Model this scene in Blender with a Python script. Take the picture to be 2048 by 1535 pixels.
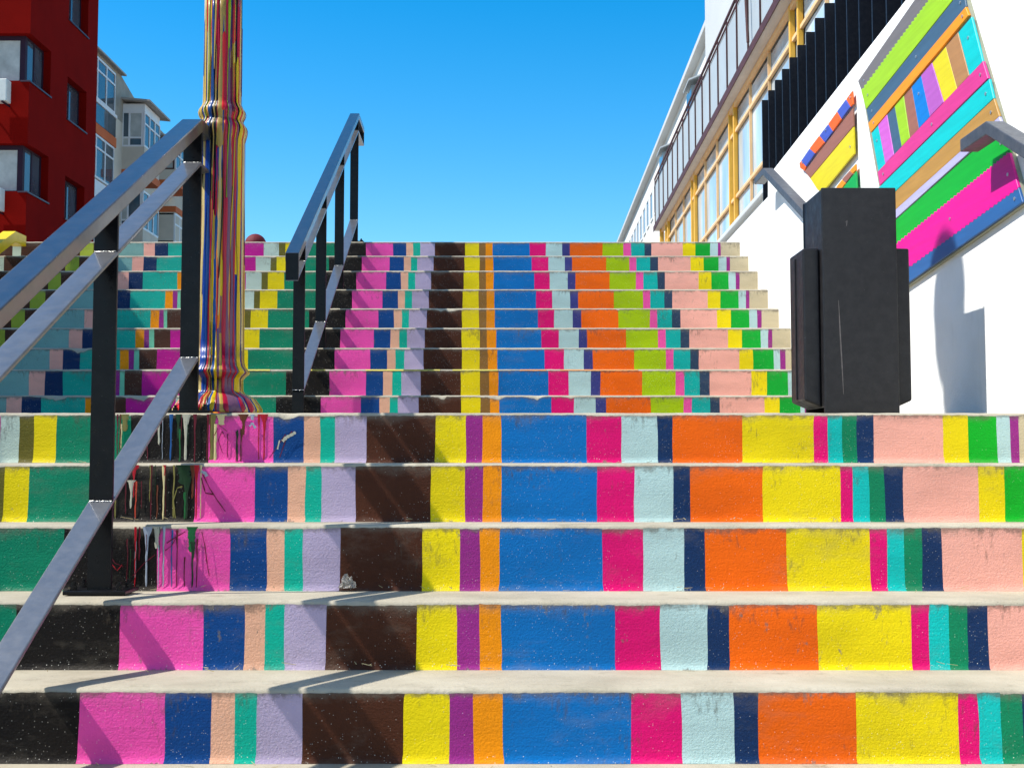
import bpy, bmesh, math, random
from mathutils import Vector

# ------------------------------------------------------------------ scene
for o in list(bpy.data.objects):
    bpy.data.objects.remove(o)
scene = bpy.context.scene
col = scene.collection
R = math.radians
rng = random.Random(7)

# camera: eye 1.53 m above the lower pavement; origin of the scene = the eye
FPX = 2414.0                                   # focal length in pixels of a 2048 px wide frame
PITCH = math.atan((917 - 767.5) / FPX)
cam_d = bpy.data.cameras.new('camera')
cam_d.sensor_width = 36.0
cam_d.lens = 36.0 * FPX / 2048.0
cam_d.clip_start = 0.05
cam_d.clip_end = 2000.0
cam = bpy.data.objects.new('camera', cam_d)
cam.location = (0, 0, 0)
cam.rotation_euler = (R(90) + PITCH, 0, 0)
col.objects.link(cam)
scene.camera = cam

# sun: high, from the left, only slightly behind the camera
SUN = Vector((5.0, 1.0, -6.2)).normalized()
SUN_EL = math.asin(-SUN.z)
SUN_AZ = math.atan2(-SUN.x, -SUN.y)
world = bpy.data.worlds.new('World')
scene.world = world
world.use_nodes = True
wn, wl = world.node_tree.nodes, world.node_tree.links
wn.clear()
wo = wn.new('ShaderNodeOutputWorld')
wb = wn.new('ShaderNodeBackground')
ws = wn.new('ShaderNodeTexSky')
ws.sky_type = 'NISHITA'
ws.sun_disc = False
ws.sun_elevation = SUN_EL
ws.sun_rotation = SUN_AZ % (2 * math.pi)
ws.altitude = 0
ws.air_density = 1.0
ws.dust_density = 0.3
ws.ozone_density = 1.5
whs = wn.new('ShaderNodeHueSaturation')
whs.inputs['Saturation'].default_value = 1.56
whs.inputs['Hue'].default_value = 0.494
wb.inputs['Strength'].default_value = 0.15
wl.new(ws.outputs[0], whs.inputs['Color'])
wl.new(whs.outputs[0], wb.inputs['Color'])
wl.new(wb.outputs[0], wo.inputs['Surface'])

sun_d = bpy.data.lights.new('sun', 'SUN')
sun_d.energy = 5.0
sun_d.angle = R(0.53)
sun_d.color = (1.0, 0.95, 0.87)
sun = bpy.data.objects.new('sun', sun_d)
sun.rotation_euler = SUN.to_track_quat('-Z', 'Y').to_euler()
col.objects.link(sun)

vs = scene.view_settings
vs.view_transform = 'Standard'
vs.look = 'None'
vs.exposure = 0.56
vs.gamma = 1.0
vs.use_curve_mapping = False
scene.render.engine = 'CYCLES'

# ------------------------------------------------------------------ survey helpers
_c, _s = math.cos(PITCH), math.sin(PITCH)


def ray(x, y):
    u, v = (x - 1024) / FPX, (767.5 - y) / FPX
    return (u, _c - v * _s, _s + v * _c)


def atY(x, y, Y):
    r = ray(x, y)
    k = Y / r[1]
    return (r[0] * k, Y, r[2] * k)


def atX(x, y, X):
    r = ray(x, y)
    k = X / r[0]
    return (X, r[1] * k, r[2] * k)


# ------------------------------------------------------------------ objects helpers
def link(o, parent=None):
    col.objects.link(o)
    if parent is not None:
        o.parent = parent
    return o


def mesh_obj(name, verts, faces, mat, parent=None, smooth=False, mats=None, fmi=None, bevel=0.0, seg=2):
    me = bpy.data.meshes.new(name)
    me.from_pydata([tuple(v) for v in verts], [], faces)
    if mats:
        for m in mats:
            me.materials.append(m)
        if fmi:
            for p, i in zip(me.polygons, fmi):
                p.material_index = i
    elif mat:
        me.materials.append(mat)
    if smooth:
        for p in me.polygons:
            p.use_smooth = True
    me.update()
    o = bpy.data.objects.new(name, me)
    link(o, parent)
    if bevel > 0:
        b = o.modifiers.new('bevel', 'BEVEL')
        b.width = bevel
        b.segments = seg
        b.limit_method = 'ANGLE'
        b.angle_limit = R(35)
    return o


def thing(name, label, cat, loc=(0, 0, 0), rz=0.0, group=None):
    o = bpy.data.objects.new(name, None)
    o.empty_display_size = 0.2
    o.location = loc
    o.rotation_euler = (0, 0, rz)
    link(o)
    tag(o, label, cat, group)
    return o


def tag(o, label=None, cat=None, group=None, kind=None):
    if label:
        o['label'] = label
    if cat:
        o['category'] = cat
    if group:
        o['group'] = group
    if kind:
        o['kind'] = kind
    return o


class MB:
    """collects shapes for ONE mesh object"""

    def __init__(self):
        self.v, self.f = [], []

    def add(self, vs_, fs_):
        n = len(self.v)
        self.v += [tuple(p) for p in vs_]
        self.f += [tuple(i + n for i in f) for f in fs_]
        return self

    def box(self, x0, x1, y0, y1, z0, z1):
        return self.add([(x0, y0, z0), (x1, y0, z0), (x1, y1, z0), (x0, y1, z0),
                         (x0, y0, z1), (x1, y0, z1), (x1, y1, z1), (x0, y1, z1)],
                        [(0, 3, 2, 1), (4, 5, 6, 7), (0, 1, 5, 4), (1, 2, 6, 5), (2, 3, 7, 6), (3, 0, 4, 7)])

    def prism_x(self, poly, x0, x1, drift=0.0, y_ref=0.0):
        """polygon of (y, z) points extruded along X"""
        n = len(poly)
        d = [drift * (p[0] - y_ref) for p in poly]
        vs_ = [(x0 + d[i], p[0], p[1]) for i, p in enumerate(poly)] + [(x1 + d[i], p[0], p[1]) for i, p in enumerate(poly)]
        fs_ = [tuple(range(n)), tuple(range(2 * n - 1, n - 1, -1))]
        fs_ += [(i + n, (i + 1) % n + n, (i + 1) % n, i) for i in range(n)]
        return self.add(vs_, fs_)

    def slab(self, pts, nrm):
        """planar polygon given by 3-D points, thickened by vector nrm"""
        n = len(pts)
        vs_ = list(pts) + [(p[0] + nrm[0], p[1] + nrm[1], p[2] + nrm[2]) for p in pts]
        fs_ = [tuple(range(n)), tuple(range(2 * n - 1, n - 1, -1))]
        fs_ += [(i + n, (i + 1) % n + n, (i + 1) % n, i) for i in range(n)]
        return self.add(vs_, fs_)

    def cyl(self, p0, p1, r0, r1=None, n=12):
        r1 = r0 if r1 is None else r1
        p0, p1 = Vector(p0), Vector(p1)
        d = (p1 - p0).normalized()
        a = d.orthogonal().normalized()
        b = d.cross(a)
        vs_ = []
        for p, r in ((p0, r0), (p1, r1)):
            for i in range(n):
                t = 2 * math.pi * i / n
                vs_.append(p + a * (r * math.cos(t)) + b * (r * math.sin(t)))
        fs_ = [tuple(range(n - 1, -1, -1)), tuple(range(n, 2 * n))]
        fs_ += [(i, (i + 1) % n, (i + 1) % n + n, i + n) for i in range(n)]
        return self.add(vs_, fs_)

    def build(self, name, mat, parent=None, bevel=0.0, smooth=False, seg=2):
        o = mesh_obj(name, self.v, self.f, mat, parent, smooth, bevel=bevel, seg=seg)
        bm = bmesh.new()
        bm.from_mesh(o.data)
        bmesh.ops.recalc_face_normals(bm, faces=bm.faces)
        bm.to_mesh(o.data)
        bm.free()
        return o


# ------------------------------------------------------------------ materials
def srgb(r, g, b):
    def f(c):
        c /= 255.0
        return c / 12.92 if c <= 0.04045 else ((c + 0.055) / 1.055) ** 2.4
    return (f(r), f(g), f(b), 1.0)


class NT:
    def __init__(self, name):
        self.m = bpy.data.materials.new(name)
        self.m.use_nodes = True
        self.t = self.m.node_tree
        self.n, self.l = self.t.nodes, self.t.links
        self.n.clear()
        self.out = self.n.new('ShaderNodeOutputMaterial')
        self.p = self.n.new('ShaderNodeBsdfPrincipled')
        self.l.new(self.p.outputs[0], self.out.inputs['Surface'])

    def node(self, kind, **kw):
        nd = self.n.new(kind)
        for k, v in kw.items():
            setattr(nd, k, v)
        return nd

    def set(self, sock, val):
        if hasattr(val, 'links') or isinstance(val, bpy.types.NodeSocket):
            self.l.new(val, sock)
        else:
            sock.default_value = val

    def pos(self):
        return self.node('ShaderNodeNewGeometry').outputs['Position']

    def scale(self, vec, s):
        nd = self.node('ShaderNodeVectorMath', operation='MULTIPLY')
        self.set(nd.inputs[0], vec)
        nd.inputs[1].default_value = s
        return nd.outputs[0]

    def noise(self, vec, scale, detail=4.0, rough=0.55, dist=0.0, dims='3D'):
        nd = self.node('ShaderNodeTexNoise', noise_dimensions=dims)
        self.set(nd.inputs['Vector'], vec)
        nd.inputs['Scale'].default_value = scale
        nd.inputs['Detail'].default_value = detail
        nd.inputs['Roughness'].default_value = rough
        nd.inputs['Distortion'].default_value = dist
        return nd.outputs['Fac']

    def ramp(self, fac, stops, interp='LINEAR'):
        nd = self.node('ShaderNodeValToRGB')
        nd.color_ramp.interpolation = interp
        els = nd.color_ramp.elements
        while len(els) < len(stops):
            els.new(0.5)
        for e, (p, c) in zip(els, stops):
            e.position = p
            e.color = c if isinstance(c, tuple) else (c, c, c, 1)
        self.set(nd.inputs[0], fac)
        return nd.outputs[0]

    def map(self, fac, a, b, c=0.0, d=1.0):
        nd = self.node('ShaderNodeMapRange')
        nd.clamp = True
        self.set(nd.inputs[0], fac)
        for i, v in enumerate((a, b, c, d)):
            nd.inputs[1 + i].default_value = v
        return nd.outputs[0]

    def math(self, op, a, b=0.0, cc=None):
        nd = self.node('ShaderNodeMath', operation=op)
        self.set(nd.inputs[0], a)
        self.set(nd.inputs[1], b)
        if cc is not None:
            self.set(nd.inputs[2], cc)
        return nd.outputs[0]

    def mix(self, fac, a, b, mode='MIX'):
        nd = self.node('ShaderNodeMix', data_type='RGBA', blend_type=mode)
        self.set(nd.inputs[0], fac)
        self.set(nd.inputs[6], a)
        self.set(nd.inputs[7], b)
        return nd.outputs[2]

    def bump(self, h, strength, dist, nrm=None):
        nd = self.node('ShaderNodeBump')
        nd.inputs['Strength'].default_value = strength
        nd.inputs['Distance'].default_value = dist
        self.set(nd.inputs['Height'], h)
        if nrm is not None:
            self.l.new(nrm, nd.inputs['Normal'])
        return nd.outputs[0]

    def done(self, color=None, rough=None, nrm=None, spec=None, metal=None, coat=None):
        if color is not None:
            self.set(self.p.inputs['Base Color'], color)
        if rough is not None:
            self.set(self.p.inputs['Roughness'], rough)
        if nrm is not None:
            self.l.new(nrm, self.p.inputs['Normal'])
        if spec is not None:
            self.p.inputs['Specular IOR Level'].default_value = spec
        if metal is not None:
            self.p.inputs['Metallic'].default_value = metal
        if coat is not None:
            self.p.inputs['Coat Weight'].default_value = coat
            self.p.inputs['Coat Roughness'].default_value = 0.08
        return self.m


def mat_step_paint():
    t = NT('step_paint')
    P = t.pos()
    at = t.node('ShaderNodeAttribute', attribute_name='Col')
    c = at.outputs['Color']
    uv = t.node('ShaderNodeUVMap')
    sep = t.node('ShaderNodeSeparateXYZ')
    t.l.new(uv.outputs[0], sep.inputs[0])
    v = sep.outputs['Y']
    # tone variation of the brushed paint
    tone = t.map(t.noise(t.scale(P, (3, 3, 9)), 1.0, 5), 0.3, 0.75, 0.80, 1.10)
    c = t.mix(1.0, c, t.ramp(tone, [(0.0, 0.0), (1.0, 1.0)]), 'MULTIPLY')
    # scuffs of dark dirt in soft patches, denser under the nosing
    patch = t.map(t.noise(P, 6.5, 4, 0.6), 0.40, 0.72, -0.22, 0.10)
    top = t.map(v, 0.55, 1.0, 0.0, 0.12)
    st = t.noise(t.scale(P, (95, 95, 28)), 1.0, 6, 0.72)
    g = t.map(t.math('ADD', t.math('ADD', st, patch), top), 0.56, 0.74, 0.0, 0.55)
    c = t.mix(g, c, (0.070, 0.055, 0.038, 1))
    # dark line of dirt caught right under the nosing
    tb = t.math('ADD', t.noise(t.scale(P, (30, 30, 30)), 1.0, 5, 0.7), t.map(v, 0.84, 1.0, -0.2, 0.22))
    c = t.mix(t.map(tb, 0.52, 0.72, 0.0, 0.6), c, (0.085, 0.068, 0.05, 1))
    # pale dust film, mostly along the top and bottom of the riser
    du = t.math('ADD', t.noise(t.scale(P, (7, 7, 14)), 1.0, 6, 0.7), t.math('ADD', t.map(v, 0.80, 1.0, 0.0, 0.22), t.map(v, 0.10, 0.0, 0.0, 0.16)))
    du = t.map(du, 0.56, 0.88, 0.0, 0.36)
    c = t.mix(du, c, (0.20, 0.17, 0.13, 1))
    # worn-through patches of bare grey render
    w = t.noise(t.scale(P, (34, 34, 20)), 1.0, 7, 0.75)
    w = t.math('ADD', w, t.map(v, 0.80, 1.0, 0.0, 0.09))
    w = t.math('ADD', w, t.map(v, 0.09, 0.0, 0.0, 0.10))
    w = t.math('ADD', w, t.map(t.noise(P, 2.3, 2), 0.45, 0.7, -0.04, 0.05))
    w = t.map(w, 0.645, 0.72, 0.0, 0.72)
    c = t.mix(w, c, (0.16, 0.14, 0.115, 1))
    # sun glints on the grain, painted in as bright specks, denser low down
    vo = t.node('ShaderNodeTexVoronoi')
    t.l.new(P, vo.inputs['Vector'])
    vo.inputs['Scale'].default_value = 260.0
    dot = t.map(vo.outputs['Distance'], 0.20, 0.34, 1.0, 0.0)
    vs_ = t.node('ShaderNodeSeparateColor')
    t.l.new(vo.outputs['Color'], vs_.inputs[0])
    dens = t.math('ADD', t.map(t.noise(P, 5.0, 4), 0.38, 0.70, 0.0, 0.13), t.map(v, 0.0, 0.40, 0.10, 0.0))
    gate = t.math('LESS_THAN', vs_.outputs[0], dens)
    br = t.map(vs_.outputs[1], 0.0, 1.0, 0.15, 0.85)
    sp = t.math('MULTIPLY', t.math('MULTIPLY', dot, gate), br)
    c = t.mix(sp, c, (0.70, 0.66, 0.58, 1))
    # relief: grain, brush marks, soft waviness
    n1 = t.noise(P, 210.0, 3, 0.65)
    n2 = t.noise(t.scale(P, (10, 10, 230)), 1.0, 4, 0.65)
    n3 = t.noise(P, 26.0, 3, 0.5)
    b = t.bump(n3, 0.16, 0.006)
    b = t.bump(n2, 0.30, 0.0020, b)
    b = t.bump(n1, 0.52, 0.0036, b)
    return t.done(c, t.map(t.noise(P, 30, 3), 0.3, 0.7, 0.42, 0.62), b, spec=0.16)


def mat_concrete(name, base, dark, light, stain=0.5, bump=0.5, nscale=1.0):
    t = NT(name)
    P = t.pos()
    n = t.noise(P, 4.0 * nscale, 6, 0.62)
    c = t.ramp(n, [(0.28, dark), (0.5, base), (0.74, light)])
    s = t.map(t.noise(t.scale(P, (9, 9, 3)), 1.0 * nscale, 6, 0.7), 0.58, 0.74, 0.0, stain)
    c = t.mix(s, c, (dark[0] * 0.45, dark[1] * 0.43, dark[2] * 0.38, 1))
    sp = t.map(t.noise(P, 160 * nscale, 2), 0.66, 0.74, 0.0, 0.5)
    c = t.mix(sp, c, (dark[0] * 0.35, dark[1] * 0.33, dark[2] * 0.3, 1))
    b = t.bump(t.noise(P, 120.0 * nscale, 5, 0.65), bump, 0.004)
    b = t.bump(t.noise(P, 14.0 * nscale, 3, 0.5), bump * 0.5, 0.012, b)
    return t.done(c, 0.8, b, spec=0.3)


def mat_plaster():
    t = NT('white_plaster')
    P = t.pos()
    n = t.noise(P, 2.2, 6, 0.6)
    c = t.ramp(n, [(0.25, (0.70, 0.69, 0.66, 1)), (0.55, (0.80, 0.80, 0.78, 1)), (0.8, (0.84, 0.84, 0.83, 1))])
    s = t.map(t.noise(t.scale(P, (7, 7, 0.9)), 1.0, 6, 0.7), 0.60, 0.80, 0.0, 0.35)
    c = t.mix(s, c, (0.42, 0.40, 0.36, 1))
    b = t.bump(t.noise(P, 180.0, 4, 0.6), 0.5, 0.003)
    b = t.bump(t.noise(P, 9.0, 3, 0.5), 0.3, 0.012, b)
    return t.done(c, 0.85, b, spec=0.25)


def mat_black_metal(name='black_metal', base=(0.004, 0.004, 0.005), rough=(0.25, 0.40), dust=0.02, scratch=False, spec=0.18, coat=0.0, spk=0.25, dustc=(0.20, 0.20, 0.205, 1)):
    t = NT(name)
    P = t.pos()
    d = t.noise(P, 26.0, 6, 0.7)
    c = t.mix(t.map(d, 0.40, 0.78, 0.0, dust), (*base, 1), dustc)
    sp = t.map(t.noise(P, 300.0, 2), 0.72, 0.78, 0.0, spk)
    c = t.mix(sp, c, (0.35, 0.34, 0.33, 1))
    if scratch:
        sc = t.noise(t.scale(P, (34, 34, 2.2)), 1.0, 3, 0.6)
        c = t.mix(t.map(sc, 0.69, 0.78, 0.0, 0.35), c, (0.25, 0.22, 0.21, 1))
    r = t.map(t.noise(P, 40, 5, 0.6), 0.3, 0.7, rough[0], rough[1])
    b = t.bump(t.noise(P, 90, 2), 0.05, 0.001)
    return t.done(c, r, b, spec=spec, coat=coat)


def mat_plain(name, rgb, rough=0.6, var=0.18, nscale=3.0, bump=0.15, bscale=90.0, bdist=0.003, metal=0.0, spec=0.4):
    t = NT(name)
    P = t.pos()
    n = t.noise(P, nscale, 6, 0.6)
    lo = tuple(max(0.0, x * (1 - var)) for x in rgb[:3]) + (1,)
    hi = tuple(min(1.0, x * (1 + var)) for x in rgb[:3]) + (1,)
    c = t.ramp(n, [(0.3, lo), (0.7, hi)])
    b = t.bump(t.noise(P, bscale, 4, 0.6), bump, bdist)
    return t.done(c, rough, b, spec=spec, metal=metal)


def mat_board(name, rgb):
    """painted timber: faint lengthwise grain and scuffs"""
    t = NT(name)
    P = t.pos()
    gr = t.noise(t.scale(P, (40, 4, 60)), 1.0, 4, 0.6)
    lo = tuple(x * 0.88 for x in rgb[:3]) + (1,)
    hi = tuple(min(1.0, x * 1.06) for x in rgb[:3]) + (1,)
    c = t.ramp(gr, [(0.3, lo), (0.7, hi)])
    sc = t.map(t.noise(t.scale(P, (20, 20, 20)), 1.0, 6, 0.75), 0.68, 0.76, 0.0, 0.35)
    c = t.mix(sc, c, (0.45, 0.43, 0.4, 1))
    b = t.bump(gr, 0.2, 0.002)
    return t.done(c, 0.5, b, spec=0.4)


def mat_glass(name, rgb=(0.03, 0.045, 0.055), rough=0.05, spec=0.8):
    t = NT(name)
    P = t.pos()
    n = t.noise(t.scale(P, (1.2, 1.2, 0.5)), 1.0, 4, 0.5)
    c = t.ramp(n, [(0.3, tuple(x * 0.6 for x in rgb) + (1,)), (0.7, tuple(x * 1.5 for x in rgb) + (1,))])
    b = t.bump(t.noise(P, 0.9, 2), 0.05, 0.05)
    return t.done(c, rough, b, spec=spec)


PALETTE_DRIP = [srgb(232, 200, 4), srgb(192, 10, 50), srgb(200, 168, 84), srgb(4, 62, 160), srgb(156, 184, 4),
                srgb(116, 10, 50), srgb(196, 12, 60), srgb(10, 84, 44), srgb(236, 140, 4), srgb(126, 84, 116),
                srgb(14, 12, 16), srgb(214, 36, 36), srgb(214, 196, 136), srgb(20, 74, 150), srgb(224, 196, 10),
                srgb(24, 40, 24)]


def mat_drip_paint():
    """layers of poured enamel running down: stripes by angle, each with its own end height"""
    t = NT('poured_paint')
    uv = t.node('ShaderNodeUVMap')
    sep = t.node('ShaderNodeSeparateXYZ')
    t.l.new(uv.outputs[0], sep.inputs[0])
    u, v = sep.outputs['X'], sep.outputs['Y']
    P = t.pos()
    stops = [(i / len(PALETTE_DRIP), (c[0] * 0.82, c[1] * 0.78, c[2] * 0.70, 1)) for i, c in enumerate(PALETTE_DRIP)]
    color, height = None, None
    for k, (N, zsc, zoff, amp, wscale) in enumerate([(19, 0, 0, 0.016, 3.0), (23, 1.9, 0.0, 0.018, 4.5), (33, 1.3, 0.3, 0.014, 7.0),
                                                     (21, 2.2, -0.2, 0.018, 5.5), (44, 1.5, 0.1, 0.010, 9.0)]):
        # sideways wander of the stripe with height
        comb = t.node('ShaderNodeCombineXYZ')
        t.set(comb.inputs[0], t.math('MULTIPLY', u, 9.0))
        t.set(comb.inputs[1], t.math('MULTIPLY', v, wscale))
        comb.inputs[2].default_value = 3.7 * k
        wob = t.noise(comb.outputs[0], 1.0, 3, 0.6)
        uu = t.math('ADD', u, t.math('MULTIPLY', t.math('SUBTRACT', wob, 0.5), amp * 2))
        x = t.math('ADD', t.math('MULTIPLY', uu, float(N)), 17.3 * k)
        idx = t.math('FLOOR', x)
        fr = t.math('FRACT', x)
        wn1 = t.node('ShaderNodeTexWhiteNoise', noise_dimensions='1D')
        t.set(wn1.inputs['W'], idx)
        colr = t.ramp(wn1.outputs['Value'], stops, 'CONSTANT')
        prof = t.math('SUBTRACT', 1.0, t.math('POWER', t.math('ABSOLUTE', t.math('SUBTRACT', t.math('MULTIPLY', fr, 2.0), 1.0)), 2.5))
        if color is None:
            color, height = colr, prof
            continue
        wn2 = t.node('ShaderNodeTexWhiteNoise', noise_dimensions='1D')
        t.set(wn2.inputs['W'], t.math('ADD', idx, 0.37))
        # drip covers from a start height down to an end height, with rounded tip
        cyc = t.math('FRACT', t.math('ADD', t.math('DIVIDE', v, zsc), t.math('MULTIPLY', wn2.outputs['Value'], 7.0)))
        tip = t.math('MULTIPLY', prof, 0.03)
        m = t.math('GREATER_THAN', t.math('ADD', cyc, tip), 0.60)
        m = t.math('MULTIPLY', m, t.math('GREATER_THAN', prof, 0.30))
        color = t.mix(m, color, colr)
        height = t.math('ADD', height, t.math('MULTIPLY', m, t.math('MULTIPLY', prof, 0.9)))
    b = t.bump(height, 0.45, 0.003)
    b = t.bump(t.noise(P, 45, 3), 0.12, 0.004, b)
    return t.done(color, 0.36, b, spec=0.22, coat=0.04)


M = {}
M['step_paint'] = mat_step_paint()
M['concrete'] = mat_concrete('step_concrete', (0.37, 0.33, 0.25, 1), (0.28, 0.25, 0.185, 1), (0.44, 0.40, 0.31, 1), 0.55)
M['paving'] = mat_concrete('paving', (0.30, 0.28, 0.25, 1), (0.22, 0.205, 0.18, 1), (0.37, 0.35, 0.31, 1), 0.35)
M['plaster'] = mat_plaster()
M['black'] = mat_black_metal()
M['rail'] = mat_black_metal('rail_metal', (0.014, 0.018, 0.026), (0.30, 0.36), 0.10, spec=0.9, coat=0.5, spk=0.1)
M['flat_rail'] = mat_black_metal('dusty_flat_bar', (0.07, 0.074, 0.083), (0.32, 0.42), 0.40, spec=1.0, coat=0.6, spk=0.3, dustc=(0.17, 0.17, 0.18, 1))
M['bin'] = mat_black_metal('bin_metal', (0.0085, 0.008, 0.0095), (0.34, 0.52), 0.06, True, spec=0.35, spk=0.5)
M['drip'] = mat_drip_paint()
M['weld'] = mat_plain('weld_bead', (0.30, 0.30, 0.29), 0.25, 0.5, 120, 0.5, 200, metal=0.6)
M['chip'] = mat_plain('bare_render', (0.55, 0.52, 0.46), 0.9, 0.15, 30, 0.6, 120)


# ------------------------------------------------------------------ ground
def sheet(name, polys, mat):
    v, f = [], []
    for p in polys:
        f.append(tuple(range(len(v), len(v) + len(p))))
        v += p
    return tag(mesh_obj(name, v, f, mat), kind='structure')


LAND_Z = 0.14
PLAZA_Z = 1.5213
GROUND_Z = -1.53
WALL_X = 1.6
LEFT_X = -3.7
sheet('ground', [[(-400, -400, GROUND_Z), (400, -400, GROUND_Z), (400, 4.0, GROUND_Z), (-400, 4.0, GROUND_Z)]], M['paving'])
pz = PLAZA_Z - 0.004
sheet('plaza', [[(-600, 8.72, pz), (600, 8.72, pz), (600, 900, pz), (-600, 900, pz)],
                [(WALL_X + 0.1, 3.9, pz), (600, 3.9, pz), (600, 8.72, pz), (WALL_X + 0.1, 8.72, pz)],
                [(-600, 3.9, pz), (LEFT_X - 0.1, 3.9, pz), (LEFT_X - 0.1, 8.72, pz), (-600, 8.72, pz)]], M['paving'])
mb = MB()
mb.box(LEFT_X - 0.02, WALL_X + 0.02, 3.95, 6.06, LAND_Z - 0.2, LAND_Z - 0.003)
tag(mb.build('landing', M['concrete']), kind='structure')

# ------------------------------------------------------------------ stripes painted on the risers
C = dict(
    black=srgb(18, 14, 13), pink=srgb(234, 80, 178), dkblue=srgb(2, 66, 138), peach=srgb(226, 176, 152),
    teal=srgb(2, 176, 156), lav=srgb(176, 166, 204), brown=srgb(70, 37, 21), yellow=srgb(230, 212, 4),
    purple=srgb(146, 42, 136), orange=srgb(236, 146, 0), blue=srgb(0, 108, 190), mag=srgb(218, 4, 116),
    lt=srgb(172, 206, 214), navy=srgb(12, 46, 94), orange2=srgb(232, 100, 0), cyan=srgb(4, 186, 188),
    green2=srgb(2, 130, 92), palepink=srgb(238, 174, 164), green=srgb(4, 168, 36), white=srgb(186, 210, 206),
    olive=srgb(102, 98, 36), greenT=srgb(2, 130, 100), lime=srgb(160, 194, 2), steel=srgb(122, 170, 172),
    mint=srgb(112, 198, 170), tan=srgb(136, 100, 50), beige=srgb(196, 186, 160), magL=srgb(188, 22, 148),
    limeD=srgb(158, 176, 62), cyanL=srgb(20, 168, 156), pinkR=srgb(232, 84, 168), teal2=srgb(4, 172, 170),
    navyR=srgb(44, 66, 96), indigo=srgb(56, 60, 132), brownL=srgb(72, 44, 34), greenR=srgb(6, 166, 50))

LOWER_SEQ = ['brownL', 'limeD', 'purple', 'steel', 'palepink', 'navy', 'cyanL', 'orange', 'mint', 'brown', 'magL', 'white', 'olive', 'yellow', 'greenT', 'black', 'pink', 'dkblue', 'peach', 'teal', 'lav', 'brown', 'yellow', 'purple',
             'orange', 'blue', 'mag', 'lt', 'navy', 'orange2', 'yellow', 'mag', 'cyan', 'green2', 'navy', 'palepink', 'yellow',
             'green', 'lt', 'purple', 'beige']
I_PINK = LOWER_SEQ.index('pink')
# start pixel of each stripe from 'pink' on
LOWER_PX = {
    1: (2.48, 1450, [158, 330, 423, 470, 513, 605, 807, 898, 947, 1007, 1262, 1363, 1468, 1517, 1712, 1917, 1957, 2002, 2045]),
    2: (2.78, 1270, [240, 407, 489, 530, 570, 652, 833, 914, 959, 1003, 1230, 1321, 1414, 1458, 1635, 1822, 1858, 1897, 1934, 1976]),
    3: (3.08, 1112, [315, 460, 534, 570, 606, 681, 845, 920, 960, 999, 1205, 1286, 1368, 1410, 1573, 1740, 1774, 1809, 1843, 1884, 2044]),
    4: (3.38, 985, [390, 510, 576, 611, 643, 712, 862, 930, 966, 1003, 1194, 1268, 1346, 1380, 1525, 1680, 1705, 1738, 1769, 1806, 1956, 2008, 2062]),
    5: (3.68, 874, [418, 547, 608, 641, 670, 733, 871, 932, 965, 1003, 1173, 1243, 1315, 1345, 1484, 1627, 1655, 1684, 1713, 1747, 1886, 1936, 1993, 2020, 2037])}
R5_LEFT = [-3.8, -3.35, -3.12, -3.06, -2.82, -2.70, -2.56, -2.30, -2.22, -2.15, -1.90, -1.559, -1.5, -1.456, -1.387, -1.16]      # ..., brown, magL, white, olive, yellow, greenT, black
Y5 = LOWER_PX[5][0]
R5X = R5_LEFT + [atY(x, 874, Y5)[0] for x in LOWER_PX[5][2]]
GREEN_W = [None]


def lower_stripes(k):
    kk = min(max(k, 1), 5)
    Y, yy, px = LOWER_PX[kk]
    xs = [atY(x, yy, Y)[0] for x in px]
    off = xs[0] - R5X[I_PINK]
    left = [x + off for x in R5_LEFT]
    left[0] = -3.8
    full = left + xs
    d = full[-1] - R5X[len(full) - 1]
    full += [x + d for x in R5X[len(full):]]
    if k < 1:
        full = [x + rng.uniform(-0.006, 0.006) for x in full]
    return list(zip(full, LOWER_SEQ))


UP_Y = [6.0 + 0.3 * i for i in range(9)]
UP_Z = [0.3155, 0.4675, 0.6081, 0.751, 0.9013, 1.0584, 1.222, 1.3713, 1.5213]
UP_SEQ = ['brownL', 'white', 'brownL', 'limeD', 'brownL', 'purple', 'steel', 'palepink', 'navy', 'cyanL', 'orange', 'purple', 'mint', 'brownL', 'magL', 'white',
          'olive', 'yellow', 'greenT', 'black', 'pink', 'dkblue', 'peach', 'teal', 'lav', 'brown', 'yellow', 'tan', 'orange', 'blue',
          'mag', 'lt', 'indigo', 'orange2', 'lime', 'pinkR', 'teal2', 'navyR', 'palepink', 'yellow', 'greenR', 'lt', 'purple', 'beige']
UP_LEFTX = [-3.8, -3.44, -3.38, -2.97, -2.88, -2.755, -2.735, -2.52, -2.444, -2.348, -2.13, -2.08, -2.053, -2.026, -1.93, -1.68,
            -1.575, -1.532, -1.428, -1.18]
UP_KEYS = {0: (6.0, 805, [642, 720.6, 759, 778, 796, 837, 922, 962, 980, 999, 1104, 1147, 1192, 1212, 1301, 1367, 1384, 1420, 1439, 1527.6, 1560, 1601, 1610, 1618]),
           1: (6.3, 762, [658, 731, 767, 785, 803, 842, 922, 961, 978, 996, 1096, 1138, 1181, 1200, 1285, 1350, 1367, 1399.5, 1418, 1503, 1533.5, 1574.5, 1588, 1598]),
           4: (7.2, 635, [692, 756, 788.5, 804, 819, 854, 924, 958, 973, 990, 1077, 1108.6, 1146, 1163, 1237.5, 1300.5, 1314.6, 1344.5, 1360.6, 1434, 1461, 1498, 1514, 1522]),
           8: (8.4, 496, [732, 786.7, 813, 826, 840, 870, 930, 958.6, 971, 985.6, 1060, 1092.5, 1124.7, 1139, 1205, 1247, 1261.5, 1288, 1303, 1366, 1391, 1420.6, 1436, 1442])}
UP_X = {k: [atY(x, y, Y)[0] for x in px] for k, (Y, y, px) in UP_KEYS.items()}


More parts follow.
